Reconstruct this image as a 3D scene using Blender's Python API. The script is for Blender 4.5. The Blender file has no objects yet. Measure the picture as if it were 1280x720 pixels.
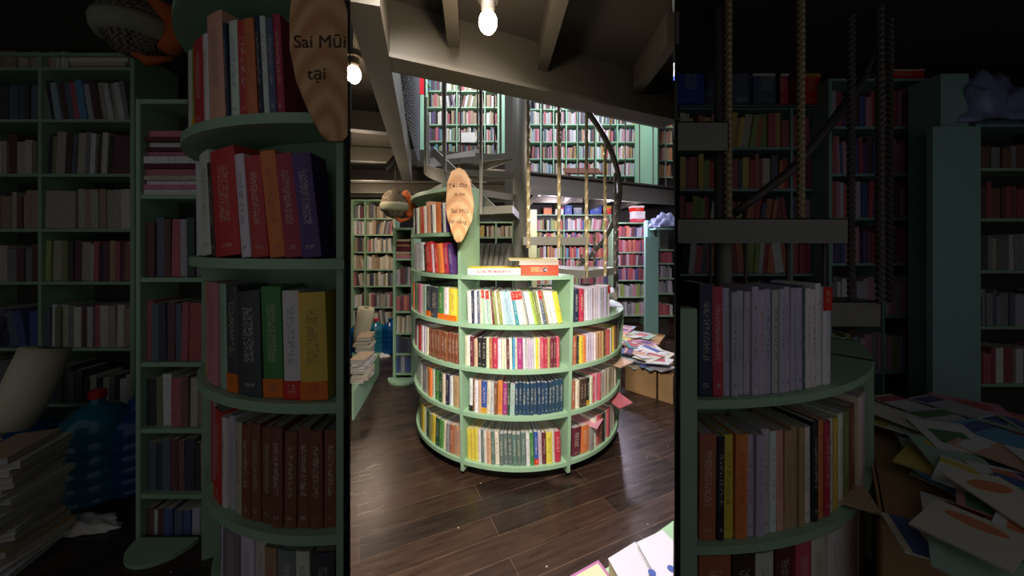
import bpy, bmesh, math, random
from mathutils import Vector, Matrix
random.seed(7)
S=bpy.context.scene; COL=S.collection
EYE=1.47; F=430.0; HY=307.0
pi=math.pi
def rad(a): return a*pi/180
def P(x,y,Y): return Vector(((x-640)/F*Y, Y, EYE-(y-HY)/F*Y))
def G(x,y,h):
    Y=(EYE-h)*F/(y-HY); return Vector(((x-640)/F*Y,Y,h))
def PX(x,Y): return (x-640)/F*Y
def PZ(y,Y): return EYE-(y-HY)/F*Y
def lin(hexs):
    r=[int(hexs[i:i+2],16)/255 for i in (0,2,4)]
    return tuple((c/12.92 if c<=.04045 else ((c+.055)/1.055)**2.4) for c in r)+(1,)
# ---------------- colours
C={k:lin(v) for k,v in dict(cream='e6dcc0',white='ece8e4',navy='1f2447',slate='56697f',teal='2f9c98',maroon='6e1a2c',olive='8b8f4a',
 mint='9fc7ad',pale_blue='a9cdd8',yellow='f2cf12',lime='a8c83a',green='3f8a3a',dark_green='20502c',crimson='c2183c',red='dc2a20',orange='ee7a1c',
 terracotta='b9653c',peach='e7ad84',tan='c39a68',brown='8a4a28',dark_brown='46291e',black='1c1b20',grey='8d8f90',dark_grey='44474b',
 lavender='cbc0cc',purple='5b2f87',magenta='a81f78',pink='e58aa0',sky_blue='3fa3d6',blue='2a4fa8',petrol='173f5c',sage='5e776e',gold='d8a22c',beige='c9bc9c',rose='d3455a').items()}
# ---------------- materials
def newmat(name):
    m=bpy.data.materials.new(name); m.use_nodes=True
    n=m.node_tree.nodes; l=m.node_tree.links
    return m,n,l,n['Principled BSDF']
def mat(name,col,rough=.5,metal=0,noise=.12,scale=12,bump=0,**kw):
    m,n,l,b=newmat(name)
    b.inputs['Roughness'].default_value=rough; b.inputs['Metallic'].default_value=metal
    tc=n.new('ShaderNodeTexCoord'); nz=n.new('ShaderNodeTexNoise'); nz.inputs['Scale'].default_value=scale; nz.inputs['Detail'].default_value=5
    l.new(tc.outputs['Object'],nz.inputs['Vector'])
    mx=n.new('ShaderNodeMix'); mx.data_type='RGBA'; 
    c=lin(col) if isinstance(col,str) else col
    mx.inputs['A'].default_value=tuple(v*(1-noise) for v in c[:3])+(1,); mx.inputs['B'].default_value=tuple(min(1,v*(1+noise)) for v in c[:3])+(1,)
    l.new(nz.outputs['Fac'],mx.inputs['Factor']); l.new(mx.outputs['Result'],b.inputs['Base Color'])
    if bump:
        bp=n.new('ShaderNodeBump'); bp.inputs['Strength'].default_value=bump; bp.inputs['Distance'].default_value=.01
        l.new(nz.outputs['Fac'],bp.inputs['Height']); l.new(bp.outputs['Normal'],b.inputs['Normal'])
    for k,v in kw.items(): b.inputs[k].default_value=v
    return m
def emis(name,col,st):
    m,n,l,b=newmat(name); b.inputs['Base Color'].default_value=(1,1,1,1)
    b.inputs['Emission Color'].default_value=col; b.inputs['Emission Strength'].default_value=st; return m
GREEN=mat('green_paint','9cbf9c',.45,noise=.10,scale=6)
GREEN3=mat('mint_paint','9cc9a8',.45,noise=.08,scale=4)
GREEN2=mat('blue_green_paint','8cb5ab',.45,noise=.08,scale=4)
STEEL=mat('painted_steel','8b887c',.5,.1,noise=.12,scale=5)
STEELD=mat('dark_steel','625b54',.4,.1,noise=.15,scale=9)
BEAM=mat('beam_paint','544f45',.6,noise=.12,scale=4)
CEIL=mat('dark_ceiling','4a443c',.85,noise=.2,scale=3)
GOLD=mat('brass_bar','b5a277',.4,.15,noise=.2,scale=20)
WALL=mat('dark_wall','4c4a44',.8,noise=.15,scale=3)
PART=mat('partition_dark','23261f',.9,noise=.1,scale=4)
CARTON=mat('cardboard','b08a5e',.8,noise=.2,scale=6)
PLAST=mat('white_plastic','e6e2d8',.5,noise=.05)
FOAM=mat('cream_foam','dcd2b4',.8,noise=.08,bump=.2,scale=60)
INK=mat('ink','4a3226',.7); REDINK=mat('red_ink','e02a22',.5); BLUEINK=mat('blue_ink','3a4f9a',.5); YINK=mat('yellow_ink','f0b020',.5)
WHITEINK=mat('white_ink','efe9e0',.5)
BLUEP=mat('blue_bottle','1568b0',.12,noise=.1,scale=3); BLUEP.node_tree.nodes['Principled BSDF'].inputs['Transmission Weight'].default_value=.45
TEALP=mat('teal_bottle','2a93ad',.12,noise=.1,scale=3); TEALP.node_tree.nodes['Principled BSDF'].inputs['Transmission Weight'].default_value=.45
CLEARP=mat('clear_bottle','b9c4dc',.1,noise=.05); CLEARP.node_tree.nodes['Principled BSDF'].inputs['Transmission Weight'].default_value=.7
REDP=mat('red_cap','c8201c',.4)
BAGM=mat('grey_bag','8d93b8',.3,noise=.35,scale=8,bump=.6)
BULB=emis('lit_bulb',(1,.78,.5,1),28)
BULBC=emis('lit_bulb_cool',(1,.97,.88,1),10)
def paint_mat():   # cover material: object colour + printed marks
    m,n,l,b=newmat('book_cover'); b.inputs['Roughness'].default_value=.42
    oi=n.new('ShaderNodeObjectInfo'); tc=n.new('ShaderNodeTexCoord')
    mp=n.new('ShaderNodeMapping'); mp.inputs['Scale'].default_value=(130,1,260)
    l.new(tc.outputs['Object'],mp.inputs['Vector'])
    ad=n.new('ShaderNodeVectorMath'); ad.operation='ADD'
    ml=n.new('ShaderNodeMath'); ml.operation='MULTIPLY'; ml.inputs[1].default_value=50; l.new(oi.outputs['Random'],ml.inputs[0])
    l.new(mp.outputs['Vector'],ad.inputs[0]); l.new(ml.outputs[0],ad.inputs[1])
    nz=n.new('ShaderNodeTexNoise'); nz.inputs['Scale'].default_value=1.0; nz.inputs['Detail'].default_value=1; l.new(ad.outputs[0],nz.inputs['Vector'])
    th=n.new('ShaderNodeMath'); th.operation='GREATER_THAN'; th.inputs[1].default_value=.53; l.new(nz.outputs['Fac'],th.inputs[0])
    # band windows on generated coords
    sx=n.new('ShaderNodeSeparateXYZ'); l.new(tc.outputs['Generated'],sx.inputs[0])
    def cmpn(sock,c,e):
        q=n.new('ShaderNodeMath'); q.operation='COMPARE'; l.new(sock,q.inputs[0]); q.inputs[1].default_value=c; q.inputs[2].default_value=e; return q.outputs[0]
    mz=cmpn(sx.outputs['Z'],.58,.26); mx_=cmpn(sx.outputs['X'],.5,.22); my=cmpn(sx.outputs['Y'],0,.06)
    def mul(a,c_):
        q=n.new('ShaderNodeMath'); q.operation='MULTIPLY'; l.new(a,q.inputs[0]); l.new(c_,q.inputs[1]); return q.outputs[0]
    mk=mul(mul(mz,mx_),mul(my,th.outputs[0]))
    b2=cmpn(sx.outputs['Z'],.1,.02); mk2=mul(mul(b2,mul(my,mx_)),th.outputs[0])
    mm=n.new('ShaderNodeMath'); mm.operation='MAXIMUM'; l.new(mk,mm.inputs[0]); l.new(mk2,mm.inputs[1])
    # contrast colour: light on dark, dark on light
    bw=n.new('ShaderNodeRGBToBW'); l.new(oi.outputs['Color'],bw.inputs[0])
    gt=n.new('ShaderNodeMath'); gt.operation='GREATER_THAN'; gt.inputs[1].default_value=.3; l.new(bw.outputs[0],gt.inputs[0])
    inv=n.new('ShaderNodeMix'); inv.data_type='RGBA'; l.new(gt.outputs[0],inv.inputs['Factor'])
    inv.inputs['A'].default_value=(.75,.68,.5,1); 
    hs=n.new('ShaderNodeValToRGB'); r=hs.color_ramp; r.interpolation='CONSTANT'
    r.elements[0].color=(.1,.03,.05,1); r.elements[1].position=.35; r.elements[1].color=(.45,.03,.04,1)
    e=r.elements.new(.6); e.color=(.05,.08,.25,1); e=r.elements.new(.8); e.color=(.08,.08,.08,1)
    l.new(oi.outputs['Random'],hs.inputs[0]); l.new(hs.outputs[0],inv.inputs['B'])
    f=n.new('ShaderNodeMath'); f.operation='MULTIPLY'; f.inputs[1].default_value=.5; l.new(mm.outputs[0],f.inputs[0])
    mix=n.new('ShaderNodeMix'); mix.data_type='RGBA'; l.new(f.outputs[0],mix.inputs['Factor']); l.new(oi.outputs['Color'],mix.inputs['A']); l.new(inv.outputs['Result'],mix.inputs['B'])
    l.new(mix.outputs['Result'],b.inputs['Base Color']); return m
COVER=paint_mat()
def page_mat():
    m,n,l,b=newmat('pages'); b.inputs['Roughness'].default_value=.9
    oi=n.new('ShaderNodeObjectInfo'); tc=n.new('ShaderNodeTexCoord'); mp=n.new('ShaderNodeMapping'); mp.inputs['Scale'].default_value=(900,3,3)
    nz=n.new('ShaderNodeTexNoise'); nz.inputs['Scale'].default_value=1; l.new(tc.outputs['Object'],mp.inputs[0]); l.new(mp.outputs[0],nz.inputs['Vector'])
    mix=n.new('ShaderNodeMix'); mix.data_type='RGBA'; mix.blend_type='MULTIPLY'; mix.inputs['Factor'].default_value=.5
    l.new(oi.outputs['Color'],mix.inputs['A']); l.new(nz.outputs['Color'],mix.inputs['B'])
    l.new(mix.outputs['Result'],b.inputs['Base Color']); return m
PAGES=page_mat()
def attr_mat():
    m,n,l,b=newmat('book_mass'); b.inputs['Roughness'].default_value=.6
    a=n.new('ShaderNodeAttribute'); a.attribute_name='Col'
    tc=n.new('ShaderNodeTexCoord'); mp=n.new('ShaderNodeMapping'); mp.inputs['Scale'].default_value=(70,1,110)
    nz=n.new('ShaderNodeTexNoise'); nz.inputs['Scale'].default_value=1; nz.inputs['Detail'].default_value=1
    l.new(tc.outputs['Object'],mp.inputs[0]); l.new(mp.outputs[0],nz.inputs['Vector'])
    rp=n.new('ShaderNodeValToRGB'); rp.color_ramp.elements[0].position=.38; rp.color_ramp.elements[0].color=(.5,.5,.5,1); rp.color_ramp.elements[1].position=.55
    l.new(nz.outputs['Fac'],rp.inputs[0])
    mix=n.new('ShaderNodeMix'); mix.data_type='RGBA'; mix.blend_type='MULTIPLY'; mix.inputs['Factor'].default_value=.4
    l.new(a.outputs['Color'],mix.inputs['A']); l.new(rp.outputs[0],mix.inputs['B']); l.new(mix.outputs['Result'],b.inputs['Base Color']); return m
MASS=attr_mat()
def floor_mat():
    m,n,l,b=newmat('floor_planks')
    tc=n.new('ShaderNodeTexCoord'); mp=n.new('ShaderNodeMapping'); mp.inputs['Rotation'].default_value=(0,0,-rad(24)); l.new(tc.outputs['Object'],mp.inputs[0])
    br=n.new('ShaderNodeTexBrick'); br.inputs['Scale'].default_value=1; br.inputs['Brick Width'].default_value=1.3; br.inputs['Row Height'].default_value=.135
    br.inputs['Mortar Size'].default_value=.0022; br.inputs['Color1'].default_value=lin('46342b'); br.inputs['Color2'].default_value=lin('2c221f'); br.inputs['Mortar'].default_value=lin('665446')
    l.new(mp.outputs[0],br.inputs['Vector'])
    mp2=n.new('ShaderNodeMapping'); mp2.inputs['Scale'].default_value=(3,28,3); l.new(mp.outputs[0],mp2.inputs[0])
    nz=n.new('ShaderNodeTexNoise'); nz.inputs['Scale'].default_value=1.5; nz.inputs['Detail'].default_value=6; l.new(mp2.outputs[0],nz.inputs['Vector'])
    rp=n.new('ShaderNodeValToRGB'); rp.color_ramp.elements[0].position=.3; rp.color_ramp.elements[0].color=(.55,.5,.5,1); rp.color_ramp.elements[1].position=.75; rp.color_ramp.elements[1].color=(1.35,1.25,1.15,1)
    l.new(nz.outputs['Fac'],rp.inputs[0])
    mix=n.new('ShaderNodeMix'); mix.data_type='RGBA'; mix.blend_type='MULTIPLY'; mix.inputs['Factor'].default_value=1
    l.new(br.outputs['Color'],mix.inputs['A']); l.new(rp.outputs[0],mix.inputs['B'])
    # worn bleached patches and specks
    n2=n.new('ShaderNodeTexNoise'); n2.inputs['Scale'].default_value=2.6; n2.inputs['Detail'].default_value=4; l.new(tc.outputs['Object'],n2.inputs['Vector'])
    r2=n.new('ShaderNodeValToRGB'); r2.color_ramp.elements[0].position=.6; r2.color_ramp.elements[1].position=.78; r2.color_ramp.elements[1].color=(.45,.45,.45,1); l.new(n2.outputs['Fac'],r2.inputs[0])
    m2=n.new('ShaderNodeMix'); m2.data_type='RGBA'; l.new(r2.outputs[0],m2.inputs['Factor']); l.new(mix.outputs['Result'],m2.inputs['A']); m2.inputs['B'].default_value=lin('8a705c')
    vo=n.new('ShaderNodeTexVoronoi'); vo.inputs['Scale'].default_value=7; l.new(tc.outputs['Object'],vo.inputs['Vector'])
    lt=n.new('ShaderNodeMath'); lt.operation='LESS_THAN'; lt.inputs[1].default_value=.035; l.new(vo.outputs['Distance'],lt.inputs[0])
    m3=n.new('ShaderNodeMix'); m3.data_type='RGBA'; l.new(lt.outputs[0],m3.inputs['Factor']); l.new(m2.outputs['Result'],m3.inputs['A']); m3.inputs['B'].default_value=lin('b8aca0')
    l.new(m3.outputs['Result'],b.inputs['Base Color'])
    r3=n.new('ShaderNodeMapRange'); r3.inputs['To Min'].default_value=.18; r3.inputs['To Max'].default_value=.42; l.new(nz.outputs['Fac'],r3.inputs['Value']); l.new(r3.outputs[0],b.inputs['Roughness'])
    bp=n.new('ShaderNodeBump'); bp.inputs['Strength'].default_value=.25; bp.inputs['Distance'].default_value=.004; l.new(nz.outputs['Fac'],bp.inputs['Height']); l.new(bp.outputs[0],b.inputs['Normal'])
    return m
FLOOR=floor_mat()
def wood_mat():
    m,n,l,b=newmat('carved_wood'); b.inputs['Roughness'].default_value=.5
    tc=n.new('ShaderNodeTexCoord'); w=n.new('ShaderNodeTexWave'); w.wave_type='RINGS'; w.rings_direction='Y'; w.inputs['Scale'].default_value=9; w.inputs['Distortion'].default_value=4; w.inputs['Detail'].default_value=3
    mp=n.new('ShaderNodeMapping'); mp.inputs['Scale'].default_value=(1,1,.4); l.new(tc.outputs['Object'],mp.inputs[0]); l.new(mp.outputs[0],w.inputs['Vector'])
    r=n.new('ShaderNodeValToRGB'); r.color_ramp.elements[0].color=lin('c98d56'); r.color_ramp.elements[1].color=lin('e0b07c'); l.new(w.outputs['Fac'],r.inputs[0]); l.new(r.outputs[0],b.inputs['Base Color']); return m
WOOD=wood_mat()
def weave_mat():
    m,n,l,b=newmat('woven_straw'); tc=n.new('ShaderNodeTexCoord'); ck=n.new('ShaderNodeTexChecker'); ck.inputs['Scale'].default_value=90
    ck.inputs['Color1'].default_value=lin('8a7a62'); ck.inputs['Color2'].default_value=lin('3e3730'); l.new(tc.outputs['Object'],ck.inputs['Vector']); l.new(ck.outputs['Color'],b.inputs['Base Color']); b.inputs['Roughness'].default_value=.8; return m
WEAVE=weave_mat()
ORANGEM=mat('orange_cloth','c8622c',.8,noise=.2)
# ---------------- mesh helpers
def link(o,parent=None):
    COL.objects.link(o)
    if parent: o.parent=parent
    return o
def obj(name,bm,m,parent=None,color=None,smooth=False):
    me=bpy.data.meshes.new(name); bmesh.ops.recalc_face_normals(bm,faces=bm.faces); bm.to_mesh(me); bm.free(); me.materials.append(m)
    if smooth:
        for p in me.polygons: p.use_smooth=True
    o=bpy.data.objects.new(name,me)
    if color: o.color=color
    return link(o,parent)
def tag(o,label=None,cat=None,group=None,kind=None):
    if label: o['label']=label
    if cat: o['category']=cat
    if group: o['group']=group
    if kind: o['kind']=kind
    return o
def empty(name,loc=(0,0,0),rz=0):
    o=bpy.data.objects.new(name,None); o.location=loc; o.rotation_euler=(0,0,rz); o.empty_display_size=.05; return link(o)
def abox(bm,x0,x1,y0,y1,z0,z1,M=None):
    vs=[Vector((x,y,z)) for x in (x0,x1) for y in (y0,y1) for z in (z0,z1)]
    if M: vs=[M@v for v in vs]
    v=[bm.verts.new(q) for q in vs]
    return [bm.faces.new([v[i] for i in f]) for f in ((0,1,3,2),(4,6,7,5),(0,4,5,1),(2,3,7,6),(0,2,6,4),(1,5,7,3))]
CLIPF=[None]
def boxo(name,x0,x1,y0,y1,z0,z1,m,parent=None,color=None,bev=0,M=None):
    bm=bmesh.new(); abox(bm,x0,x1,y0,y1,z0,z1,M)
    if CLIPF[0] and parent:
        L=parent.location.copy(); bmesh.ops.translate(bm,vec=L,verts=bm.verts); CLIPF[0](bm)
        if not bm.verts: bm.free(); return None
        bmesh.ops.translate(bm,vec=-L,verts=bm.verts)
    if bev: bmesh.ops.bevel(bm,geom=bm.edges[:],offset=bev,segments=2,affect='EDGES')
    return obj(name,bm,m,parent,color)
def prism(bm,pts,z0,z1):
    a=[bm.verts.new((p[0],p[1],z0)) for p in pts]; b=[bm.verts.new((p[0],p[1],z1)) for p in pts]; n=len(pts)
    fs=[bm.faces.new(a[::-1]),bm.faces.new(b)]
    for i in range(n): bm.faces.new((a[i],a[(i+1)%n],b[(i+1)%n],b[i]))
    bmesh.ops.triangulate(bm,faces=fs)
def bar(bm,p0,p1,w,h,up=Vector((0,0,1))):
    p0=Vector(p0);p1=Vector(p1); d=(p1-p0).normalized(); s=d.cross(up)
    if s.length<1e-3: s=d.cross(Vector((0,1,0)))
    s.normalize(); u=s.cross(d)
    v=[bm.verts.new(p+s*a*w/2+u*b*h/2) for p in (p0,p1) for a,b in ((-1,-1),(1,-1),(1,1),(-1,1))]
    for f in ((0,1,2,3),(4,7,6,5),(0,4,5,1),(1,5,6,2),(2,6,7,3),(3,7,4,0)): bm.faces.new([v[i] for i in f])
def tube(bm,pts,r,n=8,prof=None,twist=0):
    pts=[Vector(p) for p in pts]; rings=[]
    for i,p in enumerate(pts):
        d=(pts[min(i+1,len(pts)-1)]-pts[max(i-1,0)]).normalized()
        s=d.cross(Vector((0,1,0)) if abs(d.z)>.9 else Vector((0,0,1))).normalized(); u=s.cross(d)
        rr=r[i] if isinstance(r,(list,tuple)) else r
        rings.append([bm.verts.new(p+(s*math.cos(2*pi*k/n+twist*i)+u*math.sin(2*pi*k/n+twist*i))*rr) for k in range(n)])
    for a,b in zip(rings,rings[1:]):
        for k in range(n): bm.faces.new((a[k],a[(k+1)%n],b[(k+1)%n],b[k]))
    bm.faces.new(rings[0][::-1]); bm.faces.new(rings[-1])
def twisted(bm,p0,p1,r,turnlen=.11):
    L=(Vector(p1)-Vector(p0)).length; n=max(6,int(L/.02)); pts=[Vector(p0).lerp(Vector(p1),i/n) for i in range(n+1)]
    tube(bm,pts,r,4,twist=2*pi*(L/n)/turnlen)
def lathe(bm,prof,n=24,c=(0,0,0),M=None):
    rings=[]
    for r,z in prof:
        ring=[]
        for k in range(n):
            v=Vector((r*math.cos(2*pi*k/n),r*math.sin(2*pi*k/n),z))
            if M: v=M@v
            ring.append(bm.verts.new(v+Vector(c)))
        rings.append(ring)
    for a,b in zip(rings,rings[1:]):
        for k in range(n): bm.faces.new((a[k],a[(k+1)%n],b[(k+1)%n],b[k]))
    bm.faces.new(rings[0][::-1]); bm.faces.new(rings[-1])
def arc_slab(bm,c,r0,r1,a0,a1,z0,z1,n=None):
    n=n or max(3,int(abs(a1-a0)/2.5)); pts=[]
    for i in range(n+1):
        a=rad(a0+(a1-a0)*i/n); pts.append((c[0]+r1*math.sin(a),c[1]-r1*math.cos(a)))
    inn=[]
    for i in range(n+1):
        a=rad(a0+(a1-a0)*i/n); inn.append((c[0]+r0*math.sin(a),c[1]-r0*math.cos(a)))
    lo=[[bm.verts.new((p[0],p[1],z)) for p in ring] for z in (z0,z1) for ring in (pts,inn)]
    O0,I0,O1,I1=lo
    for i in range(n):
        bm.faces.new((O0[i],O0[i+1],O1[i+1],O1[i])); bm.faces.new((I0[i+1],I0[i],I1[i],I1[i+1]))
        bm.faces.new((O1[i],O1[i+1],I1[i+1],I1[i])); bm.faces.new((O0[i+1],O0[i],I0[i],I0[i+1]))
    for i in (0,n): bm.faces.new((O0[i],O1[i],I1[i],I0[i]))
def clip(bm,co,no):   # keep the side opposite to no
    g=bm.verts[:]+bm.edges[:]+bm.faces[:]
    r=bmesh.ops.bisect_plane(bm,geom=g,plane_co=co,plane_no=no,clear_outer=True)
    ed=[e for e in bm.edges if e.is_boundary]
    if ed: bmesh.ops.holes_fill(bm,edges=ed,sides=0)
KL=202/F; KR=203/F       # slope of the two partitions
def clip_left_alcove(bm): clip(bm,Vector((-.012-.0045*2,0,0)),Vector((1,KL,0)))
def clip_right_alcove(bm): clip(bm,Vector((.012+.009,0,0)),Vector((-1,KR,0)))
def clip_room_right(bm): clip(bm,Vector((-.004,0,0)),Vector((1,-KR,0)))
def clip_room_left(bm): clip(bm,Vector((.004,0,0)),Vector((-1,-KL,0)))
def text(s,loc,rot,size,m,parent=None,ext=.0008,name='lettering',off=0):
    cu=bpy.data.curves.new(name,'FONT'); cu.body=s; cu.size=size; cu.extrude=ext; cu.offset=size*off; cu.align_x='CENTER'; cu.align_y='CENTER'; cu.materials.append(m)
    t=bpy.data.objects.new(name,cu); COL.objects.link(t); dg=bpy.context.evaluated_depsgraph_get(); dg.update()
    me=bpy.data.meshes.new_from_object(t.evaluated_get(dg)); bpy.data.objects.remove(t)
    o=bpy.data.objects.new(name,me); o.location=loc; o.rotation_euler=rot; return link(o,parent)
# ---------------- books
def book_mesh(w,d,h):
    t=min(.003,w*.14); bm=bmesh.new(); b=min(.004,w*.25)
    out=[(-w/2,d),(-w/2,b),(-w/4,b*.25),(0,0),(w/4,b*.25),(w/2,b),(w/2,d)]
    inn=[(w/2-t,d),(w/2-t,b+t),(-w/2+t,b+t),(-w/2+t,d)]
    pts=out+inn
    lo=[bm.verts.new((x,y,0)) for x,y in pts]; hi=[bm.verts.new((x,y,h)) for x,y in pts]; n=len(pts)
    f=[bm.faces.new(lo),bm.faces.new(hi[::-1])]
    for i in range(n): bm.faces.new((lo[i],hi[i],hi[(i+1)%n],lo[(i+1)%n]))
    bmesh.ops.triangulate(bm,faces=f); return bm,t,b
ORD=['first','second','third','fourth','fifth','sixth','seventh','eighth','ninth','tenth','eleventh','twelfth','thirteenth','fourteenth','fifteenth']
USED={}
def one_book(pos,rz,w,d,h,lean,cname,label,group,band=None,page=None,pitchlean=0):
    jit=lambda v:max(0,min(1,v*random.uniform(.88,1.1)))
    c=C[cname]; gy=sum(c[:3])/3; c=tuple(v*.86+gy*.11+.012 for v in c[:3]); col=(jit(c[0]),jit(c[1]),jit(c[2]),1)
    bm,t,b=book_mesh(w,d,h); o=obj('book',bm,COVER,None,col)
    o.location=pos+Vector((0,0,abs(math.sin(lean))*w/2+.0005)); o.rotation_euler=(pitchlean,lean,0)
    o.rotation_euler=(Matrix.Rotation(rz,4,'Z')@Matrix.Rotation(lean,4,'Y')@Matrix.Rotation(pitchlean,4,'X')).to_euler()
    pg=page or random.choice([(.62,.58,.48,1),(.66,.63,.56,1),(.5,.47,.4,1),(.58,.57,.55,1)])
    boxo('page_block',-w/2+t*1.02,w/2-t*1.02,b+t*1.05,d-.004,.003,h-.003,PAGES,o,pg)
    if band:
        for where,bc in band:
            z0,z1=(h*.76,h*1.0005) if where=='^' else (-.0002,h*.17)
            q=boxo('spine_label',-w/2-.0004,w/2+.0004,-.0006,b*1.2,z0,z1,COVER,o,C[bc]); q['label']=bc.replace('_',' ')+' printed band on the spine'
    tag(o,label,'book',group); return o
def parse(s):
    out=[]
    for it in s.split(','):
        tk=it.split(); cn=tk[0]; wd=float(tk[1]); hf=1.0; band=[]; n=1
        for q in tk[2:]:
            if q[0]=='x': n=int(q[1:])
            elif q[0] in '^_': band.append((q[0],q[1:]))
            elif q[0]=='.' or q[0].isdigit(): hf=float(q)
        for k in range(n): out.append((cn,wd,hf,list(band)))
    return out
def labels_for(items,place):
    L=[]; n=len(items); i=0
    names=[c[0].replace('_',' ') for c in items]
    while i<n:
        j=i
        while j+1<n and names[j+1]==names[i]: j+=1
        run=j-i+1
        for k in range(i,j+1):
            if run>=3: s=f"{ORD[k-i]} {names[k]} book of the {names[k]} run, {place}"
            else:
                a=names[i-1] if i>0 else None; b=names[j+1] if j+1<n else None
                pre=(ORD[k-i]+' ') if run==2 else ''
                if a and b: s=f"{pre}{names[k]} book between {a} and {b} ones, {place}"
                elif b: s=f"{pre}{names[k]} book beginning the row beside {b}, {place}"
                else: s=f"{pre}{names[k]} book ending the row beside {a}, {place}"
            L.append(s)
        i=j+1
    out=[]
    for s in L:
        USED[s]=USED.get(s,0)+1
        if USED[s]>1:
            w='later ' if USED[s]==2 else ('last ' if USED[s]==3 else 'extra ')
            s=w+s
        out.append(s)
    return out
def ring_row(c,R,spec,a0,a1,z,hbase,place,group,lean=0,inset=.02,d=.15,fill=.93):
    items=parse(spec); tot=sum(i[1] for i in items); L=labels_for(items,place); a=a0
    # a book seen nearly edge on is thicker than it looks
    def fx(t): q=rad(a0+(a1-a0)*t); return (c[0]+R*math.sin(q))/(c[1]-R*math.cos(q))
    N=200; f0,f1=fx(0),fx(1); wt=[]; acc=0
    for it in items:
        u=(acc+it[1]/2)/tot; acc+=it[1]
        tt=min(range(N+1),key=lambda k:abs((fx(k/N)-f0)/(f1-f0)-u))/N
        sl=abs((fx(min(1,tt+.02))-fx(max(0,tt-.02)))/(f1-f0))/(min(1,tt+.02)-max(0,tt-.02))
        wt.append(it[1]*min(2.2,(1/max(sl,.15)))**.55)
    tw=sum(wt); items=[(i[0],w_,i[2],i[3]) for i,w_ in zip(items,wt)]; tot=tw
    for it,lb in zip(items,L):
        da=(a1-a0)*it[1]/tot; am=rad(a+da/2); a+=da
        rr=R-inset-random.uniform(0,.012); w=abs(rad(da))*rr*fill
        h=hbase*it[2]*random.uniform(.965,1.02)
        pos=Vector((c[0]+rr*math.sin(am),c[1]-rr*math.cos(am),z))
        ln=lean if not callable(lean) else lean((a-a0)/(a1-a0))
        one_book(pos,am,w,d*random.uniform(.92,1.05),h,ln+random.uniform(-.012,.012),it[0],lb,group,it[3])
def flat_row(x0,x1,Y,z,spec,hbase,place,group,lean=0,d=.16,fill=.94):
    items=parse(spec); tot=sum(i[1] for i in items); L=labels_for(items,place); x=x0
    for it,lb in zip(items,L):
        dw=(x1-x0)*it[1]/tot; xm=x+dw/2; x+=dw
        ln=lean((x-x0)/(x1-x0)) if callable(lean) else lean
        one_book(Vector((xm,Y+.015+random.uniform(0,.015),z)),0,dw*fill,d,hbase*it[2]*random.uniform(.93,1.03),ln+random.uniform(-.02,.02),it[0],lb,group,it[3])
# stuff: many books, one mesh
class Mass:
    def __init__(s): s.bm=bmesh.new(); s.cl=s.bm.loops.layers.float_color.new('Col')
    def add(s,x,Y,z,w,d,h,lean,col,M0=None):
        if Y<3.5 and x>KR*Y:
            d=min(d,(x-w/2-abs(math.sin(lean))*h-.03)/KR-Y)
            if d<.02: return
        g=sum(col[:3])/3; col=tuple(v*.68+g*.22+.05 for v in col[:3])+(1,)
        M=Matrix.Translation((x,Y,z+abs(math.sin(lean))*w/2))@Matrix.Rotation(lean,4,'Y')
        if M0: M=M0@M
        for k,f in enumerate(abox(s.bm,-w/2,w/2,0,d,0,h,M)):
            cc=(.6,.56,.48,1) if k==5 else col
            for l in f.loops: l[s.cl]=cc
    def row(s,x0,x1,Y,z,h,pal,wavg=.028,d=.15,lean=.0,M0=None,leanp=.3):
        x=x0+.004; ln=0
        while x<x1-.01:
            w=wavg*random.uniform(.55,1.5); w=min(w,x1-x)
            if random.random()<.12: ln=random.choice((0,0,lean,-lean,lean*1.6))
            nm=random.choice(pal); c=C[nm]; k=random.uniform(.75,1.12)
            hh=h*random.uniform(.78,1.0)
            if x+w+hh*math.sin(abs(ln))>x1: ln=-abs(ln)
            if x-hh*math.sin(abs(ln))<x0: ln=abs(ln)
            if random.random()>.02: s.add(x+w/2,Y+random.uniform(.01,.03),z,w*.95,d,hh,ln,(min(1,c[0]*k),min(1,c[1]*k),min(1,c[2]*k),1),M0)
            x+=w
    def flat_stack(s,x0,x1,Y,z,h,pal,d=.16,t=.025,M0=None):
        zz=z
        while zz<z+h:
            tt=t*random.uniform(.6,1.4); k=random.uniform(.7,1.1); c=C[random.choice(pal)]; dx=random.uniform(0,.15)*(x1-x0)
            M=Matrix.Translation((0,Y+random.uniform(0,.03),zz))
            if M0: M=M0@M
            for q,f in enumerate(abox(s.bm,x0+dx*.3,x1-dx,0,d,0,tt*.93,M)):
                for l in f.loops: l[s.cl]=(c[0]*k,c[1]*k,c[2]*k,1)
            zz+=tt
    def done(s,label,group=None,name='books'):
        o=obj(name,s.bm,MASS); tag(o,label,'books',group,'stuff'); return o
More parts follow.
